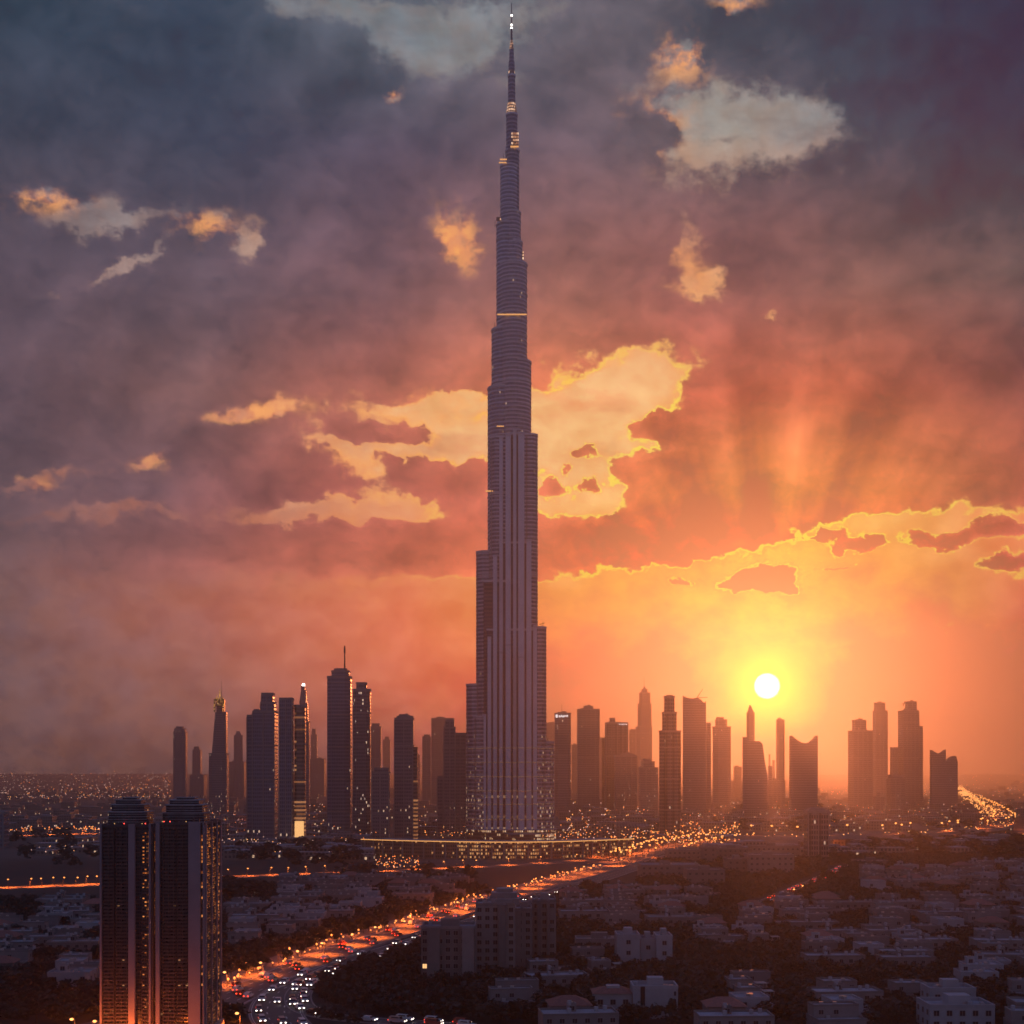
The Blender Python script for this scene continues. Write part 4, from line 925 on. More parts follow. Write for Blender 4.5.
# ------------------------------------------------------------------ twin residential towers
TD = 336.0; ts = TD/F
tx = lambda px: (px-512)*ts
tz = lambda py: H+(HY-py)*ts
facade('twin_glass', (.035, .035, .05), (.012, .014, .028), .87, .6, .12, .28, .006, .05, 25, (1, .5, .2), .6, seed=31, gmetal=.1, lcol2=(1, .45, .2))
facade('twin_glass_lit', (.06, .045, .045), (.03, .02, .02), .87, .5, .2, .35, .26, .25, 50, (1, .22, .04), 1.0, seed=33, gmetal=.1, lcol2=(1, .34, .09))
plain('pier_mauve', (.26, .21, .24), .75, var=.12, scale=.2)
plain('balcony_slab', (.07, .06, .07), .8, var=.15)
def twin(l, r, top, piers, ribs, lits, crown, label, DP):
    cx = (tx(l)+tx(r))/2; o = thing('residential_tower', (cx, TD, 0), label, 'tower')
    X_ = lambda px: tx(px)-cx
    zt = tz(top); W_ = X_(r)-X_(l)
    mb = MB(); mb.prism(chamf(X_(l)+.35, X_(r)-.35, .5, .5+DP, .6), 0, zt-.3, None, 0, 1); mb.build('wall', ['twin_glass', 'roof_grey'], o)
    for a, b_ in lits:
        mb = MB(); mb.box(X_(a), X_(b_), .22, .48, 0, zt-1.2); mb.build('window_bay', 'twin_glass_lit', o)
    for a, b_, pr in piers:
        mb = MB(); mb.box(X_(a), X_(b_), -pr, 1.4, 0, zt+.35); mb.build('pier', 'pier_mauve', o)
    for a, b_ in ribs:
        mb = MB(); z = 1.5
        while z < zt-1:
            mb.box(X_(a), X_(b_), -.38, .5, z, z+.16); mb.box(X_(a)+.06, X_(b_)-.06, -.36, -.30, z+.16, z+.36); z += .87
        for q in range(int((X_(b_)-X_(a))/1.3)+1): mb.box(X_(a)+q*1.3, X_(a)+q*1.3+.1, -.30, .5, 1, zt-1)
        mb.build('balcony_cladding', 'balcony_slab', o)
    # side faces
    for xs_, sg in ((X_(l), -1), (X_(r), 1)):
        a = xs_-.35*sg
        for y_, w2 in ((1.3, 1.4), (DP*.42, .9), (DP*.72, .9), (DP-.9, 1.2)):
            mb = MB(); mb.box(min(a, a+sg*.5), max(a, a+sg*.5), y_, y_+w2, 0, zt+.2); mb.build('pier', 'pier_mauve', o)
        mb = MB(); z = 1.5
        while z < zt-1:
            mb.box(min(a, a+sg*.38), max(a, a+sg*.38), 3.2, DP*.42-.3, z, z+.16); mb.box(min(a, a+sg*.38), max(a, a+sg*.38), DP*.42+1.3, DP*.72-.4, z, z+.16); z += .87
        mb.build('balcony_cladding', 'balcony_slab', o)
        mb = MB(); mb.box(min(a, a+sg*.06), max(a, a+sg*.06), 3.3, DP-1, 0, zt-1.2); mb.build('window_bay', 'twin_glass_lit', o)
    # roof parapet
    mb = MB()
    for a, b_, c_, e_ in ((X_(l)-.1, X_(r)+.1, -.1, .3), (X_(l)-.1, X_(r)+.1, DP+.3, DP+.7), (X_(l)-.1, X_(l)+.3, .3, DP+.3), (X_(r)-.3, X_(r)+.1, .3, DP+.3)): mb.box(a, b_, c_, e_, zt-.3, zt+.28)
    mb.build('parapet', 'balcony_slab', o)
    # stepped crown of thin louvred tiers
    z0 = zt-.3; cy = DP*.5; t2 = (TD+cy)/F; X_ = lambda px: (px-512)*t2-cx; tz2 = lambda py: H+(HY-py)*t2
    for (a, b_, t_) in crown:
        z1 = tz2(t_); rx = (X_(b_)-X_(a))/2; mx = (X_(a)+X_(b_))/2
        mb = MB(); mb.prism(chamf(mx-rx, mx+rx, cy-rx, cy+rx, rx*.35), z0, z1-.2, None, 0, 1); mb.build('crown_tier', ['twin_glass', 'dark_metal'], o)
        mb = MB(); z = z0+.45
        while z < z1: mb.prism(chamf(mx-rx-.22, mx+rx+.22, cy-rx-.22, cy+rx+.22, rx*.35), z, z+.10, None, 0, 0, True); z += .62
        mb.prism(chamf(mx-rx-.3, mx+rx+.3, cy-rx-.3, cy+rx+.3, rx*.35), z1-.2, z1, None, 0, 0, True)
        mb.build('louvre_trim', 'roof_grey', o); z0 = z1
    X_ = lambda px: tx(px)-cx
    rr = random.Random(int(l)); mb = MB()
    for i in range(9):
        a = rr.uniform(X_(l)+.5, X_(r)-.8); mb.box(a, a+rr.uniform(.3, .8), .8, 1.5, zt-.29, zt+rr.uniform(.5, 1.6))
    for i in range(4):
        a = (X_(crown[-1][0])+X_(crown[-1][1]))/2+rr.uniform(-2, 2); mb.tube((a, cy, z0), (a, cy, z0+rr.uniform(.3, .8)), .05, .03, 4)
    mb.build('plant_vent', 'dark_metal', o)
    for i in range(4):
        mb = MB(); a = rr.uniform(X_(l)+.8, X_(r)-.5); mb.ball((a, .35, zt+.45), .11, 6); mb.build('roof_light', 'red_beacon' if i % 2 else 'warm_light', o)
    return o
twin(100, 151, 825.5, [(100, 102, .3), (129, 135.3, .7), (149, 151, .4)], [(103, 114), (116, 128.5), (142, 148.5)], [(142, 148)],
     [(112, 150, 811), (114.5, 147, 804), (118, 143, 799.5), (124, 138, 797)], 'left twin residential tower, dark with mauve piers and tiered crown', 11)
twin(156, 204, 823.5, [(156, 160, .5), (189, 200.8, .8), (202.8, 204, .3)], [(163, 176), (177, 187.5)], [(201, 202.6)],
     [(166, 207, 812), (169, 205, 804), (172, 201, 799.5), (178, 196, 797)], 'right twin residential tower, wide mauve pier and lit window strips', 20)
mb = MB(); mb.box(tx(97), tx(207), 326, 356, 0, 3.0); pd = mb.build('podium', 'concrete'); tag(pd, 'low concrete podium joining the feet of the twin towers', 'podium')

# ------------------------------------------------------------------ lit arcade building in front of the tall tower
facade('arcade_front', (.22, .16, .13), (.08, .05, .04), 2.7, 1.7, .35, .45, .40, 0, 1, (1, .38, .11), .75, lcol2=(1, .5, .2), seed=41, metal=0)
am = thing('arcade_building', (0, 0, 0), 'long low curved building with rows of amber arches before the tallest tower', 'shopping arcade')
pth = spline(GP([(362, 856.5), (400, 858), (450, 859.3), (510, 860), (570, 859), (632, 856)]), 12)
mb = MB(); z1 = H+(HY-841)*D(858)/F
fr, bk = offs(pth, 0), offs(pth, 34); u = 0
for i in range(len(pth)-1):
    L = math.dist(fr[i], fr[i+1])
    mb.face([(fr[i][0], fr[i][1], 0), (fr[i+1][0], fr[i+1][1], 0), (fr[i+1][0], fr[i+1][1], z1), (fr[i][0], fr[i][1], z1)], [(u, 0), (u+L, 0), (u+L, z1), (u, z1)])
    mb.face([(fr[i][0], fr[i][1], z1), (fr[i+1][0], fr[i+1][1], z1), (bk[i+1][0], bk[i+1][1], z1), (bk[i][0], bk[i][1], z1)], [(0, 0)]*4, 1)
    mb.face([(bk[i+1][0], bk[i+1][1], 0), (bk[i][0], bk[i][1], 0), (bk[i][0], bk[i][1], z1), (bk[i+1][0], bk[i+1][1], z1)], [(0, 0)]*4, 1); u += L
for i in (0, len(pth)-1): mb.face([(fr[i][0], fr[i][1], 0), (bk[i][0], bk[i][1], 0), (bk[i][0], bk[i][1], z1), (fr[i][0], fr[i][1], z1)], [(0, 0)]*4, 1)
mb.build('wall', ['arcade_front', 'roof_grey'], am)
mb = MB(); strip(mb, pth, -1.2, 1.6, z1+.05, z1+.9); mb.build('cornice', 'concrete', am)
mb = MB(); strip(mb, pth, -1.5, -1.22, z1+.1, z1+.75); mb.build('light_strip', 'gold_strip' if 'gold_strip' in MATS else 'gold_light', am)
for x, y, h in walk(pth, 3, 9)[:60]:
    mb = MB(); mb.box(-.5, .5, -1.0, 0, 0, z1); mb.build('pilaster', 'concrete', am, (x, y, 0), h)
# ------------------------------------------------------------------ occupancy
OCC = []
def occ(x, y, r): OCC.append((x, y, r))
def free(x, y, r):
    for a, b_, q in OCC:
        if abs(a-x) < r+q and abs(b_-y) < r+q and (a-x)**2+(b_-y)**2 < (r+q)**2: return False
    return True
for nm, pth, w_ in roads:
    for x, y, h in walk(pth, 0, 5): 
        if y < 1300: occ(x, y, w_+1.5)
for x, y, h in walk(offs(pathA, 14), 0, 6): 
    if y < 1300: occ(x, y, 5)
for x in (-100, -92, -84, -76): occ(x, 340, 11)
# ------------------------------------------------------------------ windows and buildings nearby
def win_mesh(w, h, nm='window', lit=False):
    mb = MB(); f = .09
    mb.box(-w/2, w/2, -.10, -.02, -h/2, -h/2+f); mb.box(-w/2, w/2, -.10, -.02, h/2-f, h/2)
    mb.box(-w/2, -w/2+f, -.10, -.02, -h/2+f, h/2-f); mb.box(w/2-f, w/2, -.10, -.02, -h/2+f, h/2-f)
    if w > 1.3: mb.box(-.04, .04, -.09, -.02, -h/2+f, h/2-f)
    mb.face([(-w/2+f, -.035, -h/2+f), (w/2-f, -.035, -h/2+f), (w/2-f, -.035, h/2-f), (-w/2+f, -.035, h/2-f)], None, 1)
    return mb.mesh(nm, ['window_frame', 'lit_pane' if lit else 'window_glass'])
glow('lit_pane', (1, .55, .22), 1.4)
WM = {}
def add_win(par, x, y, z, rz, w, h, lit=False):
    k = (w, h, lit)
    if k not in WM: WM[k] = win_mesh(w, h, 'window', lit)
    o = bpy.data.objects.new('window', WM[k]); COL.objects.link(o); o.parent = par; o.location = (x, y, z); o.rotation_euler = (0, 0, rz)
def vol_windows(par, x0, x1, y0, y1, z0, floors, fh, w, h, step, faces='fr', skip=0, rr=None, lit=0):
    rr = rr or R
    for k in range(floors):
        z = z0+fh*k+fh*.52
        if 'f' in faces:
            n = max(1, int((x1-x0-1)/step))
            for i in range(n):
                if rr.random() >= skip: add_win(par, x0+(x1-x0)*(i+.5)/n, y0, z, 0, w, h, rr.random() < lit)
        if 'r' in faces:
            n = max(1, int((y1-y0-1)/step))
            for i in range(n):
                if rr.random() >= skip: add_win(par, x1, y0+(y1-y0)*(i+.5)/n, z, math.pi/2, w, h, rr.random() < lit)
        if 'l' in faces:
            n = max(1, int((y1-y0-1)/step))
            for i in range(n):
                if rr.random() >= skip: add_win(par, x0, y0+(y1-y0)*(i+.5)/n, z, -math.pi/2, w, h, rr.random() < lit)
def rim(mb, x0, x1, y0, y1, z, h=.7, t_=.25, m=0):
    mb.box(x0-.06, x1+.06, y0-.06, y0+t_, z, z+h, m); mb.box(x0-.06, x1+.06, y1-t_, y1+.06, z, z+h, m)
    mb.box(x0-.06, x0+t_, y0+t_, y1-t_, z, z+h, m); mb.box(x1-t_, x1+.06, y0+t_, y1-t_, z, z+h, m)
def clutter(o, x0, x1, y0, y1, z, n, rr):
    for i in range(n):
        a, b_ = rr.uniform(x0+.8, x1-2), rr.uniform(y0+.8, y1-2)
        if rr.random() < .5:
            mb = MB(); mb.box(a, a+1.1, b_, b_+.8, z, z+.9); mb.build('air_conditioner', 'pale_metal', o)
        else:
            mb = MB(); mb.tube((a, b_, z), (a, b_, z+1.3), .6, .6, 10); mb.build('water_tank', 'white_stucco', o)
def house_proto(kind):
    rr = random.Random(100+kind)
    o = thing('house', (0, -600-20*kind, 0), '', 'house')
    wall = 'white_stucco' if kind in (1, 4) else 'stucco'
    V = {0: [(-6, 6, -5, 5, 3.4), (-6, 2, -3, 5, 6.6)], 1: [(-6.5, 6.5, -4.5, 5, 6.4), (-5, -1.5, 1, 4.5, 8.2)], 2: [(-9, 9, -4.5, 5, 3.6), (-8.6, 3, -3.5, 5, 6.6)],
         3: [(-5.5, 5.5, -5, 5, 6.2)], 4: [(-5, 5, -5, 5, 6.6), (5, 9, -3, 4, 3.2)], 5: [(-10.5, 10.5, -5, 5, 6.0), (-3, 0, 1, 4, 7.8)], 6: [(-7, 7, -5, 6, 3.5), (-7, 7, 0, 6, 6.8)]}[kind]
    for i, (x0, x1, y0, y1, h) in enumerate(V):
        z0 = 0 if (i == 0 or kind == 4) else V[0][4]
        if i and kind != 4:
            x0, x1, y0, y1 = x0+.35, x1-.35, y0+.35, y1-.35
        mb = MB(); mb.box(x0, x1, y0, y1, z0, h, 0, 1); mb.build('wall', [wall, 'roof_grey'], o)
        if not (kind == 3):
            mb = MB(); rim(mb, x0, x1, y0, y1, h+.004, .6); mb.build('parapet', wall, o)
        fl_ = max(1, round((h-z0)/3.2))
        vol_windows(o, x0, x1, y0, y1, z0, fl_, (h-z0)/fl_, 1.5, 1.4, 3.2, 'fr' if i == 0 else 'fr', .15, rr, .004)
        clutter(o, x0, x1, y0, y1, h, 2 if i else 3, rr)
    if kind == 3:
        mb = MB(); e = .6; x0, x1, y0, y1, h = V[0]
        mb.prism([(x0-e, y0-e), (x1+e, y0-e), (x1+e, y1+e), (x0-e, y1+e)], h+.003, h+2.1, [(x0+3.6, -.3), (x1-3.6, -.3), (x1-3.6, .3), (x0+3.6, .3)], 0, None, True); mb.build('roof', 'roof_red', o)
    if kind == 2:
        mb = MB(); mb.box(-1, 2, -6.2, -4.56, 2.7, 2.95); mb.build('porch_roof', 'roof_grey', o)
    if kind == 0:
        mb = MB(); mb.box(2.4, 5.9, -4.9, -.5, 5.9, 6.1); mb.build('pergola', 'concrete', o)
        for x_, y_ in ((2.5, -4.7), (5.6, -4.7), (5.6, -.8)):
            mb = MB(); mb.box(x_, x_+.25, y_, y_+.25, 3.4, 5.9); mb.build('post', 'concrete', o)
    mb = MB(); f = V[0]; mb.box(-.5, .5, f[2]-.08, f[2]-.01, 0, 2.2); mb.build('door', 'dark_metal', o)
    return o
HP = [house_proto(k) for k in range(7)]; hused = set()
HD = ['sandy pergola house', 'white cubic house', 'long half-raised house', 'red-roofed house', 'white annexed house', 'long terraced house', 'two-level terrace house']
HW = [8.0, 8.0, 10.5, 7.5, 8.5, 12, 8.5]
NUM = [f'{i}'+{1: 'st', 2: 'nd', 3: 'rd'}.get(i if i < 20 else i % 10, 'th') for i in range(1, 60)]
ORD = ['first', 'second', 'third', 'fourth', 'fifth', 'sixth', 'seventh', 'eighth', 'ninth', 'tenth', 'eleventh', 'twelfth', 'thirteenth', 'fourteenth', 'fifteenth', 'sixteenth', 'seventeenth', 'eighteenth']
def cluster(x0, x1, yn, yf, where, rot=0.0, pitch=15.0, gap=2.6, kinds=(0, 1, 2, 2, 4, 5, 5, 5, 6, 6, 3), seed=0, sc_=1.0):
    rr = random.Random(seed); d0, d1 = D(yn), D(yf); y = d0; row = 0
    while y < d1+1:
        a, b_ = (x0-512)*y/F, (x1-512)*y/F; x = a+(row % 2)*2; c = 0; sh = (y-d0)*math.tan(rad(0))
        while x < b_-6:
            k = rr.choice(kinds); w_ = HW[k]*sc_
            hx, hy = x+w_, y+rr.uniform(-.6, .6)
            ok = all(math.hypot(hx-q[0], hy-q[1]) > w_*.75+q[2] for q in OCC if q[2] < 30 and abs(hx-q[0]) < 60 and abs(hy-q[1]) < 60)
            if ok:
                o = HP[k]
                if k in hused: o = copy_tree(o)
                hused.add(k); o.location = (hx, hy, 0); o.rotation_euler = (0, 0, rad(rot+rr.uniform(-1, 1)+(180 if rr.random() < 0 else 0))); o.scale = (sc_*rr.uniform(.92, 1.05),)*3
                o['label'] = f'{HD[k]}, {NUM[c]} from left, row {row+1}, {where}'; o['group'] = 'low pale houses of the residential quarter'
                occ(hx, hy, w_*.72); c += 1
            x = hx+w_+rr.uniform(.5, gap)
        y += pitch*rr.uniform(.95, 1.15); row += 1
# ------------------------------------------------------------------ named buildings
def block_building(label, vols, wall='stucco', name='apartment_block', cat='apartment block', rz=0, wins=True, wstep=3.0, litp=.004, fh=3.1, faces='fr', extra=None):
    """vols: (px left, px right, row of roof, row of foot at the front, depth m)"""
    yb = max(v[3] for v in vols); d0 = D(yb); cx = (min(v[0] for v in vols)+max(v[1] for v in vols))/2
    o = thing(name, ((cx-512)*d0/F, d0, 0), label, cat, None, rad(rz)); rr = random.Random(int(cx))
    for i, (l, r, yt, y_b, dp) in enumerate(vols):
        d_ = D(y_b); s_ = d_/F; x0, x1 = (l-512)*s_-o.location.x, (r-512)*s_-o.location.x; zt = H+(HY-yt)*s_; y0 = d_-d0+i*.013
        mb = MB(); mb.box(x0, x1, y0, y0+dp, 0, zt, 0, 1); mb.build('wall', [wall, 'roof_grey'], o)
        mb = MB(); rim(mb, x0, x1, y0, y0+dp, zt+.004, .9, .35); mb.build('parapet', wall, o)
        mb = MB(); a = x0+(x1-x0)*.35; mb.box(a, a+min(6, (x1-x0)*.35), y0+dp*.3, y0+dp*.3+min(5, dp*.4), zt+.003, zt+2.6); mb.build('stair_hut', wall, o)
        clutter(o, x0, x1, y0, y0+dp, zt, 3, rr)
        if wins:
            n = max(2, int(zt/fh)); side = ('l' if (x0+x1)/2+o.location.x > 0 else 'r')
            vol_windows(o, x0, x1, y0, y0+dp, 0, n, zt/n, 1.5, 1.5, wstep, faces.replace('r', side), .05, rr, litp)
        occ(o.location.x+(x0+x1)/2, d_+dp/2, max(x1-x0, dp)*.6)
    if extra: extra(o)
    return o
def ribs_on(vols_px, yb, yt):
    def f(o):
        d_ = D(yb); s_ = d_/F
        for l, r in vols_px:
            mb = MB(); mb.box((l-512)*s_-o.location.x, (r-512)*s_-o.location.x, d_-o.location.y-1.1, d_-o.location.y-.12, 0, H+(HY-yt)*s_+.4); mb.build('pier', 'stucco', o)
    return f
def big_apt(o):
    s_ = D(987)/F
    for l, r, dd, yb_, yt_ in ((427, 440, 0, 987, 929), (462, 474, 0, 987, 929), (498, 506, 0, 979, 906), (515, 521, 0, 972, 912), (527, 531, 0, 966, 902), (537, 541, 0, 966, 902), (547, 550, 0, 966, 902)):
        d_ = D(yb_); q = d_/F
        mb = MB(); mb.box((l-512)*q-o.location.x, (r-512)*q-o.location.x, d_-o.location.y-1.3, d_-o.location.y-.15, 0, H+(HY-yt_)*q+.6); mb.build('pier', 'stucco', o)
    d_ = D(979); q = d_/F
    for l, r, z0p, z1p, ins in ((487, 520, 906, 900, 3), (491, 517, 900, 894, 4), (496, 513, 894, 890, 5)):
        mb = MB(); x0, x1 = (l-512)*q-o.location.x, (r-512)*q-o.location.x; y0 = d_-o.location.y+ins
        mb.prism(chamf(x0, x1, y0, y0+(x1-x0), (x1-x0)*.25), H+(HY-z0p)*q+.01, H+(HY-z1p)*q, None, 0, 1); mb.build('roof_drum', ['stucco', 'roof_grey'], o)
block_building('large grey apartment complex with three wings and a round roof drum', [(421, 475, 929, 987, 13), (475.5, 515, 906, 979, 15), (515.5, 532, 911, 972, 14), (532.5, 556, 902, 966, 15)], 'stucco', faces='fr', wstep=2.1, fh=2.5, extra=big_apt, rz=0)
block_building('white four-storey block with tall dark slots, among trees', [(617, 640, 937, 969, 11), (640.5, 656, 941, 968, 10), (656.5, 672.5, 938, 969, 11)], 'white_stucco', 'white_block', 'building', wins=True, wstep=4.5, fh=3.1)
def slot(o):
    d_ = D(1019); q = d_/F
    mb = MB(); mb.box((640.5-512)*q-o.location.x, (645-512)*q-o.location.x, d_-o.location.y-.12, d_-o.location.y-.01, 1.5, 8.6); mb.build('window', 'window_glass', o)
    mb = MB(); z_ = 2
    for z_ in (2.2, 4.2, 6.2): mb.box((674-512)*q-o.location.x, (676-512)*q-o.location.x, d_-o.location.y-.12, d_-o.location.y-.01, z_, z_+1.1)
    mb.build('window', 'window_glass', o)
block_building('plain white cube house with one tall dark slot window', [(633, 678, 989, 1019, 9)], 'white_stucco', 'cube_house', 'house', wins=False, extra=slot)
def redroof(o):
    d_ = D(1018); q = d_/F; x0, x1 = (594-512)*q-o.location.x, (632-512)*q-o.location.x; z_ = H+(HY-997)*q; y0 = d_-o.location.y
    mb = MB(); mb.prism([(x0-.5, y0-.6), (x1+.1, y0-.6), (x1+.1, y0+8.6), (x0-.5, y0+8.6)], z_+.95, z_+2.3, [(x0+3, y0+3.5), (x1-2.5, y0+3.5), (x1-2.5, y0+4.5), (x0+3, y0+4.5)], 0, None, True); mb.build('roof', 'roof_red', o)
block_building('low house with dull red roof beside the white cube house', [(594, 632, 997, 1018, 8)], 'white_stucco', 'house', 'house', extra=redroof)
block_building('white villa with raised cube storey near the bottom right corner', [(930, 976, 991, 1016, 9), (930, 995, 1008, 1030, 12)], 'white_stucco', 'house', 'house')
block_building('pale low block, right of the highway, behind the white four-storey block', [(576, 622, 941, 955, 10)], 'stucco', 'house', 'house')
MB_ = [
 ('row of pale flats with dark balcony columns below the lone grey slab', [(749, 794, 856, 878, 20)]), ('squarish pale flats left of the row of balcony flats', [(727.5, 747, 860, 877, 18)]),
 ('broad low flats in front of the mid-distance apartment cluster', [(687, 725, 871, 889, 18)]), ('long low hall at the left end of the apartment cluster', [(641, 700, 866, 881, 24)]),
 ('slim stair-stepped flats in the middle of the apartment cluster', [(702, 717, 848, 866, 16)]), ('wide hazy block at the back of the apartment cluster', [(668, 701, 851, 864, 20)]),
 ('hazy low slab behind the balcony flats', [(718, 748, 849, 862, 18)]), ('wide hazy low slab right behind the balcony flats', [(752, 800, 847, 861, 20)]),
 ('long low white shed far right beyond the tree belt', [(858, 890, 862, 868, 20)]),
]
for lb, v in MB_: block_building(lb, v, 'stucco', wstep=3.2, litp=.0, fh=3.0)
# ------------------------------------------------------------------ residential quarter
CL = [
 (800, 932, 972, 940, 'block right of tree belt', 3), (868, 1040, 936, 906, 'upper right quarter', 2), (857, 968, 894, 874, 'quarter below the elevated highway', 4), (735, 856, 936, 905, 'central right quarter', 1),
 (968, 1040, 898, 868, 'far right edge quarter', 0), (968, 1040, 978, 944, 'right edge block', -4), (806, 905, 1030, 995, 'bottom block right of the cube house', 6), (1000, 1050, 1034, 1000, 'bottom right corner', -5),
 (600, 704, 932, 896, 'quarter behind white four-storey block', 4), (690, 762, 950, 930, 'group right of white four-storey block', 3), (720, 785, 1018, 992, 'group right of the cube house', 5),
 (520, 612, 992, 962, 'group below grey apartment complex', 10), (484, 560, 1012, 984, 'bottom row under apartment complex', 8), (535, 600, 1034, 1012, 'bottom edge beside red-roofed house', 6), (556, 640, 925, 894, 'group between highway and white block', 5),
 (690, 730, 1036, 1018, 'bottom edge below the cube house', 2), (952, 1010, 990, 974, 'small right edge group', -3),
 (36, 98, 928, 906, 'upper group left of twin towers', 2), (-20, 98, 956, 928, 'middle group left of twin towers', 3), (-20, 46, 978, 958, 'lower group left of twin towers', 5), (48, 98, 992, 972, 'last group left of twin towers', 4),
 (274, 355, 908, 884, 'far group, towers to highway', 0), (352, 452, 912, 884, 'group above the highway lamps', -2), (222, 350, 934, 910, 'middle group, towers to highway', 0), (222, 302, 950, 932, 'near group, towers to highway', -4),
]
for i, c in enumerate(CL): cluster(*c[:4], c[4], rot=c[5], seed=50+i, sc_=.9 if c[2] > 940 else 1.0, pitch=13.5 if c[2] > 940 else 16)
# ------------------------------------------------------------------ trees
def leaf_mat(name, c):
    m, t, b = mat_new(name); co = texco(t)
    n1_ = noise(t, co, .5, 3, .6); n2_ = noise(t, co, 3.0, 3, .6)
    oi = t.nodes.new('ShaderNodeObjectInfo'); r = X(t, oi.outputs['Random']).rng(0, 1, .7, 1.3)
    col = mix(t, n1_.smooth(.3, .7), tuple(x*.6 for x in c)+(1,), tuple(x*1.4 for x in c)+(1,))
    col = mix(t, 1.0, col, comb(t, r, r, r*.95), 'MULTIPLY')
    setc(t, b, 'Base Color', col); b.inputs['Roughness'].default_value = .8
leaf_mat('leaves', (.016, .024, .022))
def crown_mb(rr, r=3.6, h=3.0, zc=5.0, n=520, size=.55):
    mb = MB(); lobes = [(rr.uniform(-.5, .5)*r, rr.uniform(-.5, .5)*r, rr.uniform(-.45, .6)*h, rr.uniform(.35, .7)) for _ in range(8)]
    for i in range(n):
        lx, ly, lz, lr = lobes[i % 8]
        while True:
            v = Vector((rr.uniform(-1, 1), rr.uniform(-1, 1), rr.uniform(-1, 1)))
            if .2 < v.length < 1: break
        v = v.normalized()*(v.length**.4)
        c = Vector((lx+v.x*r*lr, ly+v.y*r*lr, zc+lz+v.z*h*lr)); s_ = size*rr.uniform(.5, 1.3)
        a = Vector((rr.uniform(-1, 1), rr.uniform(-1, 1), rr.uniform(-.5, .5))).normalized(); b_ = a.cross(Vector((rr.uniform(-1, 1), rr.uniform(-1, 1), rr.uniform(-1, 1)))).normalized()
        mb.face([c-a*s_, c-b_*s_*.6, c+a*s_, c+b_*s_*.6])
    return mb
def tree_proto(k):
    rr = random.Random(200+k); o = thing('tree', (0, -800-15*k, 0), '', 'tree')
    r, h, zc = [(3.4, 2.8, 4.6), (4.2, 3.0, 4.8), (2.8, 3.4, 5.2), (3.8, 2.5, 4.0)][k]
    mb = MB(); mb.tube((0, 0, 0), (.15, .1, zc*.6), .28, .18, 6)
    for i in range(4):
        a = i*1.57+rr.uniform(-.4, .4); mb.tube((.15, .1, zc*.55), (math.cos(a)*r*.5, math.sin(a)*r*.5, zc+rr.uniform(-.3, .8)), .14, .05, 5)
    mb.build('trunk', 'trunk_bark', o); crown_mb(rr, r, h, zc).build('crown', 'leaves', o)
    return o
def palm_proto():
    rr = random.Random(9); o = thing('palm_tree', (0, -880, 0), '', 'palm tree')
    mb = MB(); mb.tube((0, 0, 0), (.2, 0, 3.2), .22, .17, 7); mb.tube((.2, 0, 3.2), (.25, .1, 6), .17, .14, 7); mb.build('trunk', 'trunk_bark', o)
    mb = MB()
    for i in range(22):
        a = i*.2856*2+rr.uniform(-.1, .1); el_ = rr.uniform(-.2, .9); L = 2.3; p = Vector((.25, .1, 6)); dr_ = Vector((math.cos(a)*math.cos(el_), math.sin(a)*math.cos(el_), math.sin(el_)))
        sd = Vector((-math.sin(a), math.cos(a), 0))
        for j in range(4):
            q = p+dr_*L/4; w0, w1 = .32*(1-j/5), .32*(1-(j+1)/5); mb.face([p-sd*w0, p+sd*w0, q+sd*w1, q-sd*w1]); p = q; dr_ = (dr_+Vector((0, 0, -.32))).normalized()
    mb.build('crown', 'leaves', o); return o
TP = [tree_proto(k) for k in range(4)]; PP = palm_proto(); tused = set()
def put_tree(k, x, y, s_, label, group):
    o = PP if k == 4 else TP[k]
    if k in tused: o = copy_tree(o)
    tused.add(k); o.location = (x, y, 0); o.rotation_euler = (0, 0, R.uniform(0, 6)); o.scale = (s_, s_, s_*R.uniform(.9, 1.15)); o['label'] = label; o['group'] = group
    if s_ > .6: occ(x, y, 1.6*s_)
# avenue trees and palms on the lit verge
for x, y, h in walk(offs(pathA, 12.5), 30, 7.5):
    if y > 760: break
    k = R.choice((4, 4, 0, 3)); put_tree(k, x+R.uniform(-2, 2), y+R.uniform(-2, 2), R.uniform(.5, .75), 'palm glowing orange under the lamps of the highway verge' if k == 4 else 'small round tree glowing orange on the highway verge', 'trees on the lit highway verge')
NT = 0; tries = 0
rest = []
def in_view(x, y, m=12): return abs(x) < y*512/F+m
while tries < 26000:
    tries += 1
    y = 362+(R.random()**1.15)*700; x = R.uniform(-1, 1)*(y*512/F+10); s_ = R.uniform(.5, .9)
    py = HY+F*H/y; px = 512+x*F/y
    if px < 640 and py < 890 and not (350 < px < 470 and py > 880): continue
    if py < 905 and px < 230: continue
    if not free(x, y, 2.9*s_): continue
    occ(x, y, 2.0*s_)
    dense = True
    if y < 560 and NT < 262: 
        side = 'left of' if x < -60 else 'right of'
        put_tree(R.randrange(4), x, y, s_, 'dark leafy tree in the thicket '+('right of the highway bend' if x > -60 else 'left of the highway'), 'dark trees between the houses'+('' if x > -60 else ' on the left')); NT += 1
    else: rest.append((x, y, s_))
mb = MB(); rr = random.Random(77)
variants = [crown_mb(random.Random(300+k), 3.8, 3.0, 4.2, 110, 1.1) for k in range(5)]
for x, y, s_ in rest:
    v = variants[rr.randrange(5)]; a = rr.uniform(0, 6.28); c, s__ = math.cos(a)*s_*1.15, math.sin(a)*s_*1.15
    for i in range(0, len(v.v), 4): mb.face([(x+p[0]*c-p[1]*s__, y+p[0]*s__+p[1]*c, p[2]*s_) for p in v.v[i:i+4]])
tag(mb.build('woods', 'leaves'), kind='stuff')
print('TREES', NT, len(rest))
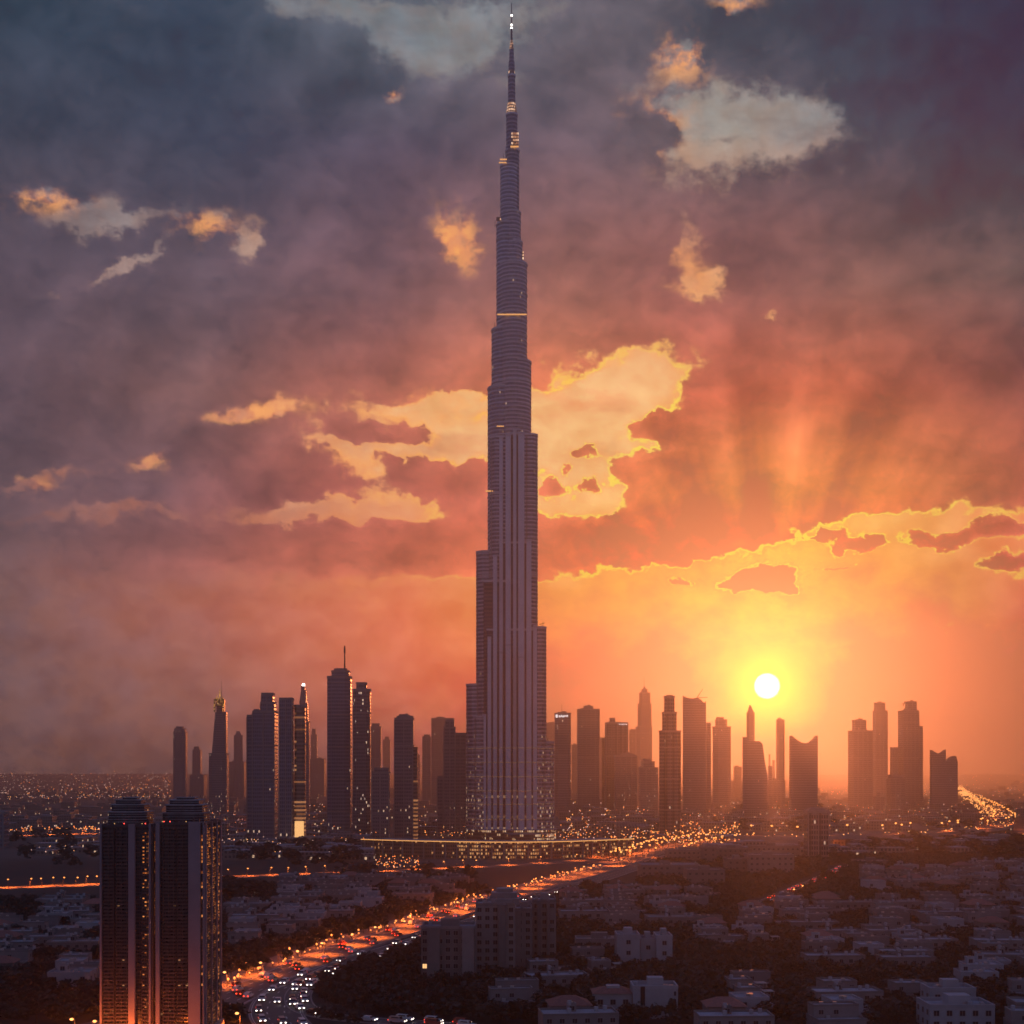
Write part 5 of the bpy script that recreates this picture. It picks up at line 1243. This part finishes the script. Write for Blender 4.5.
# far belt of foliage beside the podium, masses beyond
mb = MB(); rr = random.Random(78)
for (x0, x1, y0, y1, n_) in ((345, 480, 878, 890, 60), (222, 260, 893, 905, 20), (230, 360, 850, 868, 26), (0, 100, 856, 872, 8), (860, 1024, 842, 862, 90), (640, 800, 880, 893, 60), (800, 870, 862, 900, 50), (0, 150, 838, 846, 8), (640, 1024, 806, 834, 60)):
    for i in range(n_):
        py = rr.uniform(y0, y1); px = rr.uniform(x0, x1); x, y = G(px, py); v = variants[rr.randrange(5)]; s_ = rr.uniform(.9, 1.7)*(1 if y < 1000 else 1.1)
        if not free(x, y, 3): continue
        for q in range(0, len(v.v), 8): mb.face([(x+p[0]*s_*1.5, y+p[1]*s_*1.5, p[2]*s_) for p in v.v[q:q+4]])
tag(mb.build('distant_foliage', 'leaves'), kind='stuff')
# ------------------------------------------------------------------ far low-rise city
facade('lowrise_wall', (.26, .22, .21), (.05, .045, .05), 3.4, 3.0, .45, .45, .02, .0, 20, (1, .6, .35), 1.3, seed=61, metal=0, gmetal=0)
mb = MB(); rr = random.Random(5)
def lowrise(x0, x1, y0, y1, n_, hmax=16):
    for i in range(n_):
        py = rr.uniform(y0, y1); px = rr.uniform(x0, x1); x, y = G(px, py); s_ = y/F
        if y < 1300 and not free(x, y, 12): continue
        w_ = rr.uniform(8, 26); d_ = rr.uniform(8, 24); mb.box(x-w_/2, x+w_/2, y, y+d_, TZ(y), TZ(y)+rr.uniform(4, hmax), 0, 1, False)
lowrise(230, 365, 838, 862, 60, 9); lowrise(560, 650, 800, 840, 120); lowrise(640, 1024, 800, 833, 260, 14); lowrise(150, 470, 800, 838, 200, 14); lowrise(0, 160, 790, 828, 130, 12); lowrise(640, 1010, 843, 858, 90, 9); lowrise(200, 1024, 784, 800, 160, 22); lowrise(30, 160, 842, 858, 24, 6)
tag(mb.build('distant_city', ['lowrise_wall', 'roof_grey']), kind='stuff')
glow('city_light_orange', (1, .23, .04), 3.2); glow('city_light_pale', (1, .56, .44), 1.9); glow('city_light_gold', (1, .38, .10), 3.0)
mb = MB()
def dots(x0, x1, y0, y1, n_, w=(1, 1, 1), r0=.30, r1=.62, zmax=14, line=False, bias=1.0):
    for i in range(n_):
        py = y0+(y1-y0)*(rr.random()**bias) if not line else y0+(y1-y0)*(i/n_)+rr.uniform(-.3, .3); px = rr.uniform(x0, x1) if not line else x0+(x1-x0)*i/n_+rr.uniform(-2, 2)
        x, y = G(px, py); s_ = y/F; r = s_*rr.uniform(r0, r1); z = rr.uniform(3, zmax)+TZ(y); m_ = rr.choices((0, 1, 2), w)[0]
        c = Vector((x, y, z)); q = [c+Vector(v)*r for v in ((1, 0, 0), (0, 1, 0), (-1, 0, 0), (0, -1, 0), (0, 0, 1), (0, 0, -1))]
        for a, b_ in ((0, 1), (1, 2), (2, 3), (3, 0)): mb.face([q[a], q[b_], q[4]], None, m_); mb.face([q[b_], q[a], q[5]], None, m_)
dots(0, 172, 775, 798, 330, (2, 5, 1), .3, .62, 22); dots(0, 172, 797, 801, 110, (1, 4, 2), .3, .55, 9); dots(0, 100, 832, 836, 70, (5, 1, 3), .3, .7, 8)
dots(560, 700, 805, 842, 330, (4, 3, 4), .3, .66); dots(600, 740, 828, 852, 330, (6, 1, 4), .35, .8, 9); dots(540, 640, 836, 850, 110, (3, 3, 3), .3, .6)
dots(180, 470, 808, 846, 240, (3, 4, 3), .25, .5); dots(225, 370, 842, 858, 150, (1, 5, 2), .28, .55, 6); dots(275, 320, 838, 852, 40, (1, 4, 5), .35, .75, 6)
dots(700, 960, 790, 832, 300, (3, 5, 2), .24, .48); dots(700, 790, 838, 846, 20, (3, 4, 3), .3, .5); dots(800, 1024, 777, 800, 260, (3, 4, 2), .28, .52, 16); dots(880, 1024, 836, 846, 110, (3, 3, 3), .3, .5, 5)
dots(860, 1024, 800, 826, 90, (3, 3, 2), .24, .5); dots(30, 80, 848, 856, 46, (2, 4, 4), .3, .6, 5); dots(222, 260, 842, 852, 30, (1, 5, 1), .3, .5, 5); dots(375, 420, 860, 872, 70, (6, 1, 3), .3, .65, 3)
dots(390, 640, 846, 857, 60, (4, 1, 4), .3, .6, 4); dots(400, 470, 825, 842, 60, (5, 1, 4), .35, .65, 8); dots(820, 860, 812, 826, 20, (3, 2, 3), .3, .5)
for x, y, h in walk(pathE, 0, 10):
    for q_ in range(1 if y < 1700 else 2 if y < 5000 else 1):
        s_ = y/F; c = Vector((x+rr.uniform(-14, 14)-s_*rr.uniform(0, 4), y+rr.uniform(-1, 1)*(8 if y < 1700 else 25), rr.uniform(9.6, 12)+TZ(y))); r = s_*rr.uniform(.35, .7)
        q = [c+Vector(v)*r for v in ((1, 0, 0), (0, 1, 0), (-1, 0, 0), (0, -1, 0), (0, 0, 1), (0, 0, -1))]
        for a, b_ in ((0, 1), (1, 2), (2, 3), (3, 0)): mb.face([q[a], q[b_], q[4]], None, 2); mb.face([q[b_], q[a], q[5]], None, 2)
tag(mb.build('city_lights', ['city_light_orange', 'city_light_pale', 'city_light_gold']), kind='stuff')
for o in [o for o in bpy.data.objects if o.parent is None and not o.get('label') and o.get('category')]:
    for c in list(o.children_recursive): bpy.data.objects.remove(c)
    bpy.data.objects.remove(o)
